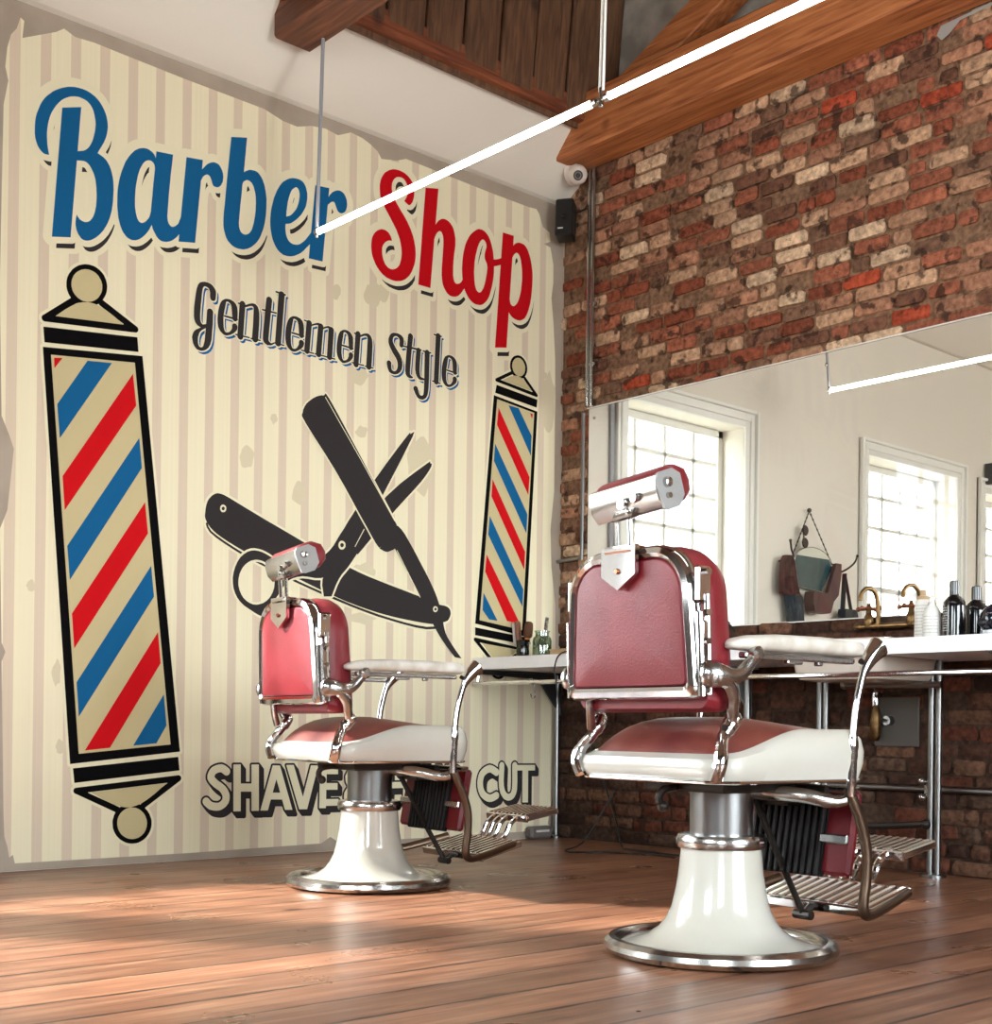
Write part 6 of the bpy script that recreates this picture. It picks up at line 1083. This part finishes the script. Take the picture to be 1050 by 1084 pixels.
q = MB(); q.box((.41, -.33, CT+.021), (.17, .12, .042), ch=.003); bx = obj('shallow_box', q, 'card', label='shallow pale wooden box on the counter behind the near chair', cat='box'); q = MB(); q.box((.41, -.33, CT+.045), (.178, .128, .006), ch=.002); obj('lid', q, 'card', bx)
sp = thing('spray_bottle', 'clear glass spray bottle with black trigger on the counter', 'spray bottle', (1.47, -.36, CT))
q = MB(); q.lathe([(.036, 0), (.04, .005), (.04, .03), (.034, .048), (.018, .062), (.014, .075), (.012, .075), (.012, .062), (.03, .046), (.036, .03), (.036, .008), (0, .006)], seg=24, cap=False); obj('bottle_body', q, 'clearglass', sp)
q = MB(); q.lathe([(.016, .074), (.018, .085), (.016, .10), (.012, .105)], seg=16); q.box((0, 0, .118), (.022, .05, .026), ch=.006); q.tube(smooth([(0, .02, .125), (-.03, .01, .145), (-.07, 0, .14), (-.1, 0, .12)], 4), [.012]*13, 8); q.tube([(.02, 0, .12), (.055, 0, .085)], .007, 8); obj('trigger_head', q, 'black', sp)
def bottle(x, y, r, h, shoulder, neck, cap, mat, capmat, label, kind):
    b = thing('bottle', label, 'bottle', (x, y, CT), 0, kind)
    q = MB(); q.lathe([(r*.9, 0), (r, .006), (r, shoulder-.02), (r*.93, shoulder), (neck*1.6, shoulder+.022), (neck, shoulder+.03), (neck, h)], seg=28); bo = obj('bottle_body', q, mat, b)
    q = MB(); q.lathe(cap, seg=20); obj('cap', q, capmat, b)
    return b, bo
def label_print(bo, r, z0, z1, rows, mat, a0=-1.05, a1=.55):
    """small lines of unreadable print wrapped on the bottle side"""
    q = MB(); rnd = random.Random(int(z1*1000)); z = z1
    while z > z0:
        a = a0; 
        while a < a1:
            w = rnd.uniform(.10, .3); b = min(a1, a+w)
            n = 3; vs = [(r*math.sin(a+(b-a)*i/n), -r*math.cos(a+(b-a)*i/n), zz) for zz in (z, z-.0035) for i in range(n+1)]
            q.add(vs, [(i, i+1, n+2+i, n+1+i) for i in range(n)]); a = b+.07
        z -= rows
    obj('label_print', q, mat, bo, shade=False)
g = 'toiletry bottles by the sink'
b, bo = bottle(2.483, -.36, .034, .172, .160, .014, [(.026, .168), (.026, .185), (.012, .19), (.012, .212), (.008, .215)], 'whiteplastic', 'card', 'tall white spray can with pale brown nozzle, leftmost of the bottles by the sink', g); label_print(bo, .0345, .03, .15, .013, 'labelgrey', -.6, 1.2)
b, bo = bottle(2.546, -.40, .036, .135, .115, .014, [(.017, .13), (.017, .155), (.011, .158), (.011, .175), (.006, .178)], 'whiteplastic', 'clearglass', 'shorter white bottle with clear cap, between the spray can and the black bottles', g); label_print(bo, .0365, .03, .10, .013, 'labelgrey', -.6, 1.2)
b, bo = bottle(2.632, -.38, .045, .19, .155, .014, [(.019, .182), (.019, .235), (.016, .238)], 'blackgloss', 'blackgloss', 'front black bottle with tall black cap beside the white bottles', g); label_print(bo, .0455, .04, .13, .01, 'labelgrey', -.9, -.1)
bottle(2.64, -.22, .047, .18, .148, .014, [(.02, .172), (.02, .225), (.017, .228)], 'blackgloss', 'blackgloss', 'rear black bottle half hidden behind the front black bottle', g)
og = thing('skull_ornament', 'dark blue glazed skull ornament on the counter at the right edge', 'ornament', (2.80, -.36, CT))
q = MB(); q.sphere((0, 0, .075), .06, 24, 16, (1.05, 1.2, 1.1)); q.box((0, -.05, .022), (.06, .05, .044), ch=.012); sk2 = obj('cranium', q, 'darkblue', og)
q = MB()
for x in (-.026, .026): q.sphere((x, -.062, .062), .017, 12, 8)
q.sphere((0, -.073, .04), .009, 8, 6); obj('eye_socket', q, 'black', sk2)
q = MB(); q.tube(smooth([(0, 0, .014), (.004, 0, -.005), (.012, 0, -.035), (.02, 0, -.062), (.012, 0, -.078), (-.006, 0, -.075), (-.013, 0, -.058)], 5), .0035, 8)
q.tube(smooth([(0, 0, .014), (-.006, 0, .016), (-.011, 0, .006)], 4), .0035, 8); obj('hook', q, 'steel', loc=(.488, -.665, .845), label='small steel S-hook hanging on the chrome towel rail', cat='hook')
# cables
q = MB(); q.tube(smooth([(.79, -.60, CT+.008), (.74, -.66, CT+.012), (.68, -.672, CT-.01), (.655, -.674, CT-.07), (.665, -.675, .86), (.685, -.676, .75), (.70, -.676, .70), (.69, -.676, .66)], 6), .004, 8); obj('cable', q, 'black', label='thin black cable looping over the front edge of the white counter', cat='cable')
q = MB(); q.tube(smooth([(.25, -.03, .8), (.30, -.03, .5), (.42, -.05, .3), (.55, -.1, .12), (.70, -.22, .012), (.82, -.30, .007), (1.0, -.33, .008), (1.22, -.34, .007)], 6), .005, 8); q.tube(smooth([(.72, -.30, .3), (.66, -.45, .05), (.69, -.62, .007), (.80, -.60, .007), (.88, -.5, .007), (1.0, -.46, .007), (1.12, -.42, .007), (1.25, -.45, .007)], 6), .0045, 8); obj('floor_cable', q, 'black', label='loose black cables trailing on the floor boards by the brick wall', cat='cable')
q = MB(); q.box((.036, -.175, .036), (.06, .165, .07), ch=.014); so = obj('socket_box', q, 'greybox', label='small grey box on the floor at the right foot of the mural', cat='box'); q = MB(); q.box((.068, -.175, .045), (.006, .10, .012), ch=.002); obj('pale_stripe', q, 'armpad', so)

# speaker, camera
s = thing('wall_speaker', 'small black box speaker high in the corner beside the mural', 'speaker', (.115, -.10, 3.43))
q = MB(); rt = Rz(math.radians(34)) @ Rx(math.radians(-6)); q.box((0, 0, 0), (.10, .11, .21), rot=rt, ch=.008); bd = obj('cabinet', q, 'black', s)
q = MB(); q.sphere(rt @ Vector((-.005, -.056, .0)), .014, 12, 8); obj('dome', q, 'castiron', bd); q = MB(); q.box(rt @ Vector((-.018, -.057, -.068)), (.03, .003, .006), rot=rt); obj('badge', q, 'paint', bd)
q = MB(); q.tube([rt @ Vector((.0, .05, .0)), (.0, .095, .0)], .012, 8); q.tube(smooth([(.03, .05, .05), (.07, .08, .07), (.12, .085, .14)], 4), .004, 6); obj('mount', q, 'black', s)
s = thing('security_camera', 'white dome security camera under the end of the ceiling beam', 'camera', (.235, -.13, 3.64))
q = MB(); q.sphere((0, 0, 0), .052, 24, 16); q.tube([(-.02, .02, .02), (-.07, .03, .03)], .05, 16); q.lathe([(.06, -.01), (.062, .0), (.05, .02)], (-.07, .03, .03), 20, 'x'); bd = obj('housing', q, 'cctv', s)
d = Vector((.62, -.60, -.42)).normalized(); T = d.to_track_quat('Z', 'Y').to_matrix()
def disc(r, o, h): 
    mb = MB(); mb.add([T @ Vector((r*math.cos(2*PI*k/20), r*math.sin(2*PI*k/20), zz)) for zz in (o, o+h) for k in range(20)], [tuple(range(20))[::-1], tuple(range(20, 40))]+[(i, (i+1) % 20, 20+(i+1) % 20, 20+i) for i in range(20)]); return mb
ln = obj('lens', disc(.026, .044, .009), 'black', bd); obj('lens_ring', disc(.019, .053, .002), 'greybox', ln); obj('lens_glass', disc(.013, .055, .002), 'blackgloss', ln)

# ------------------------------------------------------------------ suspended tube light
def lamp(y, label):
    t = thing('tube_light', label, 'light', (0, y, 0), 0, None)
    q = MB(); q.tube([(.45, 0, 2.798), (2.135, 0, 2.79)], .0125, 14); obj('lit_tube', q, 'tube', t)
    q = MB(); q.tube([(2.205, 0, 2.79), (4.35, 0, 2.785)], .0125, 14); obj('lit_tube', q, 'tube', t)
    q = MB(); q.tube([(.43, 0, 2.798), (.452, 0, 2.798)], 0.014, 12); q.tube([(.437, 0, 2.775), (.437, 0, 2.822)], .007, 8); obj('end_cap', q, 'nickel', t)
    q = MB(); q.tube([(2.13, 0, 2.79), (2.15, 0, 2.79)], .0145, 12); q.tube([(2.19, 0, 2.79), (2.21, 0, 2.79)], .0145, 12); q.box((2.17, 0, 2.79), (.05, .014, .014), ch=.003); q.tube([(2.17, 0, 2.765), (2.17, 0, 2.83)], .008, 8); obj('connector', q, 'nickel', t)
    q = MB(); sy = 1 if y < 0 else -1; q.tube([(.437, 0, 2.82), (.385, sy*.06, 3.86)], .0085, 8); obj('hanging_cord', q, 'bracket_light', t)
    q = MB()
    for dx in (-.008, .009): q.tube([(2.17+dx, 0, 2.82), (2.17+dx*.6, sy*.03, 4.0), (2.17+dx, 0, 5.19)], .005, 6)
    obj('hanging_cord', q, 'paint', t)
lamp(-1.965, 'long white lit tube light hanging on cords across the room')
lamp(1.965, 'reflection in the wall mirror of the lit tube light')

# ------------------------------------------------------------------ things seen in the mirror, on the wall between the windows
hm = thing('hanging_mirror', 'shield shaped dark teal mirror on a chain between the reflected windows', 'mirror', (.03, 0, 0))
out = [(2.175, 1.77)]+[(2.385+.21*math.cos(a), 1.765+.105*math.sin(a)) for a in [PI-PI*i/16 for i in range(17)]]+[(2.61, 1.76), (2.49, 1.575), (2.22, 1.59)]
Mx = Matrix(((0, 0, 1, 0), (1, 0, 0, 0), (0, 1, 0, 0), (0, 0, 0, 1)))
q = MB(); q.prism(out, .012, Mx); gl = obj('mirror_glass', q, 'tealglass', hm)
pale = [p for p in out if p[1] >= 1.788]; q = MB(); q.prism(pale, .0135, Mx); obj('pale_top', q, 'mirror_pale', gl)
q = MB(); q.tube([(.008, a, b) for a, b in out]+[(.008, *out[0])], .006, 6); obj('frame', q, 'nickel', hm)
q = MB()
for a, b in (((2.335, 2.115), (2.15, 1.80)), ((2.335, 2.115), (2.615, 1.77))):
    n = 22
    for i in range(n):
        t0, t1 = i/n, (i+.8)/n; q.tube([(.01, a[0]+(b[0]-a[0])*t0, a[1]+(b[1]-a[1])*t0), (.01, a[0]+(b[0]-a[0])*t1, a[1]+(b[1]-a[1])*t1)], .0055 if i % 2 else .0035, 6)
q.sphere((.01, 2.335, 2.12), .016, 10, 8); obj('chain', q, 'castiron', hm)
sg = thing('sunglasses', 'round dark sunglasses hooked on the chain of the hanging mirror', 'sunglasses', (.055, 2.27, 1.93))
for z in (.045, -.04):
    q = MB(); q.lathe([(.001, .006), (.03, .006), (.037, .0), (.03, -.004), (.001, -.004)], (0, 0, z), 18, 'x'); obj('lens', q, 'lens', sg)
q = MB(); q.tube([(0, -.012, .008), (0, -.014, 0), (0, -.012, -.004)], .004, 6); q.tube(smooth([(0, -.036, .045), (.02, -.05, 0), (0, -.036, -.04)], 4), .003, 6); obj('bridge', q, 'castiron', sg)
def drape(name, mat, pts, label, cat, x=.06, th=.05, folds=5):
    """hanging cloth: outline (y,z) rows left/right from top to bottom, with folds and thickness"""
    q = MB(); K = 28; rows = smooth(pts, 4); rings = []
    for i, (ya, yb, z) in enumerate(rows):
        r = []
        for k in range(K):
            t = k/(K-1); yy = ya+(yb-ya)*t; xx = x+th*.5+.016*math.sin(folds*2*PI*t+.6*math.sin(i*.5))+.01*math.sin(t*PI); r.append((xx, yy, z+(.012 if i else 0)*math.sin(t*9+i)*i/len(rows)))
        for k in range(K-1, -1, -1):
            t = k/(K-1); yy = ya+(yb-ya)*t; r.append((x-.0+.006*math.sin(folds*2*PI*t+i*.15), yy, z))
        rings.append(r)
    q.loft(rings); return obj(name, q, mat, label=label, cat=cat, ang=60)
drape('brown_jacket', 'cloth_brown', [(2.03, 2.10, 1.785), (2.0, 2.13, 1.74), (1.985, 2.16, 1.65), (1.985, 2.2, 1.54), (2.0, 2.19, 1.53)], 'brown cloth hanging left of the teal hanging mirror', 'clothing', .045)
drape('navy_garment', 'cloth_navy', [(2.07, 2.2, 1.55), (2.06, 2.24, 1.5), (2.08, 2.26, 1.4), (2.09, 2.27, 1.25), (2.1, 2.27, 1.1)], 'navy garment hanging below the brown cloth in the mirror', 'clothing', .035)
bg = thing('brown_bag', 'brown leather bag hanging under the teal hanging mirror', 'bag', (0, 0, 0))
q = MB(); q.loft([[(.05+dx, y, z) for dx, y in ((0, a), (.07, a+.01), (.07, b-.01), (0, b))] for a, b, z in ((2.28, 2.52, 1.56), (2.27, 2.53, 1.5), (2.29, 2.50, 1.43), (2.32, 2.47, 1.42))]); obj('bag_body', q, 'bag_brown', bg)
q = MB(); q.loft([[(.055+dx, y, z) for dx, y in ((0, a), (.03, a), (.03, b), (0, b))] for a, b, z in ((2.60, 2.66, 1.78), (2.56, 2.66, 1.70), (2.50, 2.63, 1.56), (2.48, 2.56, 1.50))]); obj('strap', q, 'bag_brown', bg)
kb = thing('black_bag', 'black bag hanging by its strap right of the teal hanging mirror', 'bag', (0, 0, 0))
q = MB(); q.loft([[(.05+dx, y, z) for dx, y in ((0, a), (.06, a+.01), (.06, b-.01), (0, b))] for a, b, z in ((2.68, 2.82, 1.47), (2.67, 2.84, 1.44), (2.66, 2.86, 1.36), (2.67, 2.85, 1.3))]); obj('bag_body', q, 'bag_black', kb)
q = MB(); q.tube([(.07, 2.70, 1.46), (.07, 2.72, 1.72)], .02, 8, flat=(1, .4)); q.tube([(.07, 2.81, 1.45), (.07, 2.72, 1.72)], .014, 8, flat=(1, .4)); obj('strap', q, 'bag_black', kb)
for (y, z, s, lb) in ((2.80, 1.80, 1, 'black coat hook curving up right of the hanging mirror'), (2.10, 1.83, -1, 'black coat hook above the brown cloth left of the hanging mirror')):
    q = MB(); q.tube(smooth([(.01, y-.1*s if s > 0 else y-.06, z-.08), (.05, y-.04*s, z-.05), (.08, y+.02*s, z), (.09, y+.045*s, z+.05)], 5), .007, 8); q.sphere((.09, y+.045*s, z+.052), .011, 8, 6); obj('coat_hook', q, 'castiron', label=lb, cat='hook')
# ------------------------------------------------------------------ light: daylight through the windows, some of them added, sun, the lit tubes
w = bpy.data.worlds.new('World'); scene.world = w; w.use_nodes = True; nt = w.node_tree
bgd = nt.nodes['Background']; tc = N(nt, 'ShaderNodeTexCoord'); sx = N(nt, 'ShaderNodeSeparateXYZ'); L(nt, tc.outputs['Generated'], sx.inputs[0])
rp = N(nt, 'ShaderNodeValToRGB'); e = rp.color_ramp.elements; e[0].position = .45; e[0].color = (.55, .56, .55, 1); e[1].position = .62; e[1].color = (.87, .945, 1, 1)
mr = N(nt, 'ShaderNodeMapRange'); mr.inputs['From Min'].default_value = -1; L(nt, sx.outputs[2], mr.inputs['Value']); L(nt, mr.outputs[0], rp.inputs['Fac']); L(nt, rp.outputs[0], bgd.inputs['Color'])
bgd.inputs['Strength'].default_value = WORLD
def portal(c, d, sx_, sy_):
    l = bpy.data.lights.new('window_portal', 'AREA'); l.shape = 'RECTANGLE'; l.size = sx_; l.size_y = sy_; l.cycles.is_portal = True
    o = bpy.data.objects.new('window_portal', l); COL.objects.link(o); o.location = c; o.rotation_euler = Vector(d).to_track_quat('-Z', 'Z').to_euler()
for a0, a1, z0, z1 in WIN_L+WIN_M: portal((-.22, (a0+a1)/2, (z0+z1)/2), (1, 0, 0), a1-a0, z1-z0)
for a0, a1, z0, z1 in WIN_FILL:
    portal(((a0+a1)/2, YF-.2, (z0+z1)/2), (0, 1, 0), a1-a0, z1-z0)
portal((XE+.2, -2.7, 1.9), (-1, 0, 0), 3.4, 2.6); portal((XE+.2, 4.1, 2.2), (-1, 0, 0), 3.4, 2.)
sl = bpy.data.lights.new('sun', 'SUN'); sl.energy = SUN; sl.angle = math.radians(4); sl.color = (1, .97, .93)
so_ = bpy.data.objects.new('sun', sl); COL.objects.link(so_); so_.rotation_euler = Vector(SUNDIR).to_track_quat('-Z', 'Z').to_euler()

cam = bpy.data.cameras.new('camera'); co = bpy.data.objects.new('camera', cam); COL.objects.link(co); scene.camera = co
cam.sensor_fit = 'AUTO'; cam.sensor_width = 36; cam.lens = 1408/1084*36; cam.shift_y = 229/1084; cam.clip_start = .05
A_ = math.radians(41.9); F_ = Vector((-math.cos(A_), math.sin(A_), 0)); R_ = Vector((math.sin(A_), math.cos(A_), 0)); U_ = Vector((0, 0, 1))
r = .012; Rr = R_*math.cos(r)+U_*math.sin(r); Ur = U_*math.cos(r)-R_*math.sin(r)
m3 = Matrix((Rr, Ur, -F_)).transposed(); co.matrix_world = Matrix.Translation((5.37, -5.29, .61)) @ m3.to_4x4()
vs = scene.view_settings; vs.view_transform = 'Standard'; vs.look = 'None'; vs.gamma = 1; vs.use_curve_mapping = False; vs.exposure = EXPO
scene.cycles.max_bounces = 10; scene.cycles.diffuse_bounces = 5; scene.cycles.glossy_bounces = 4; scene.cycles.transparent_max_bounces = 12; scene.cycles.sample_clamp_indirect = 6
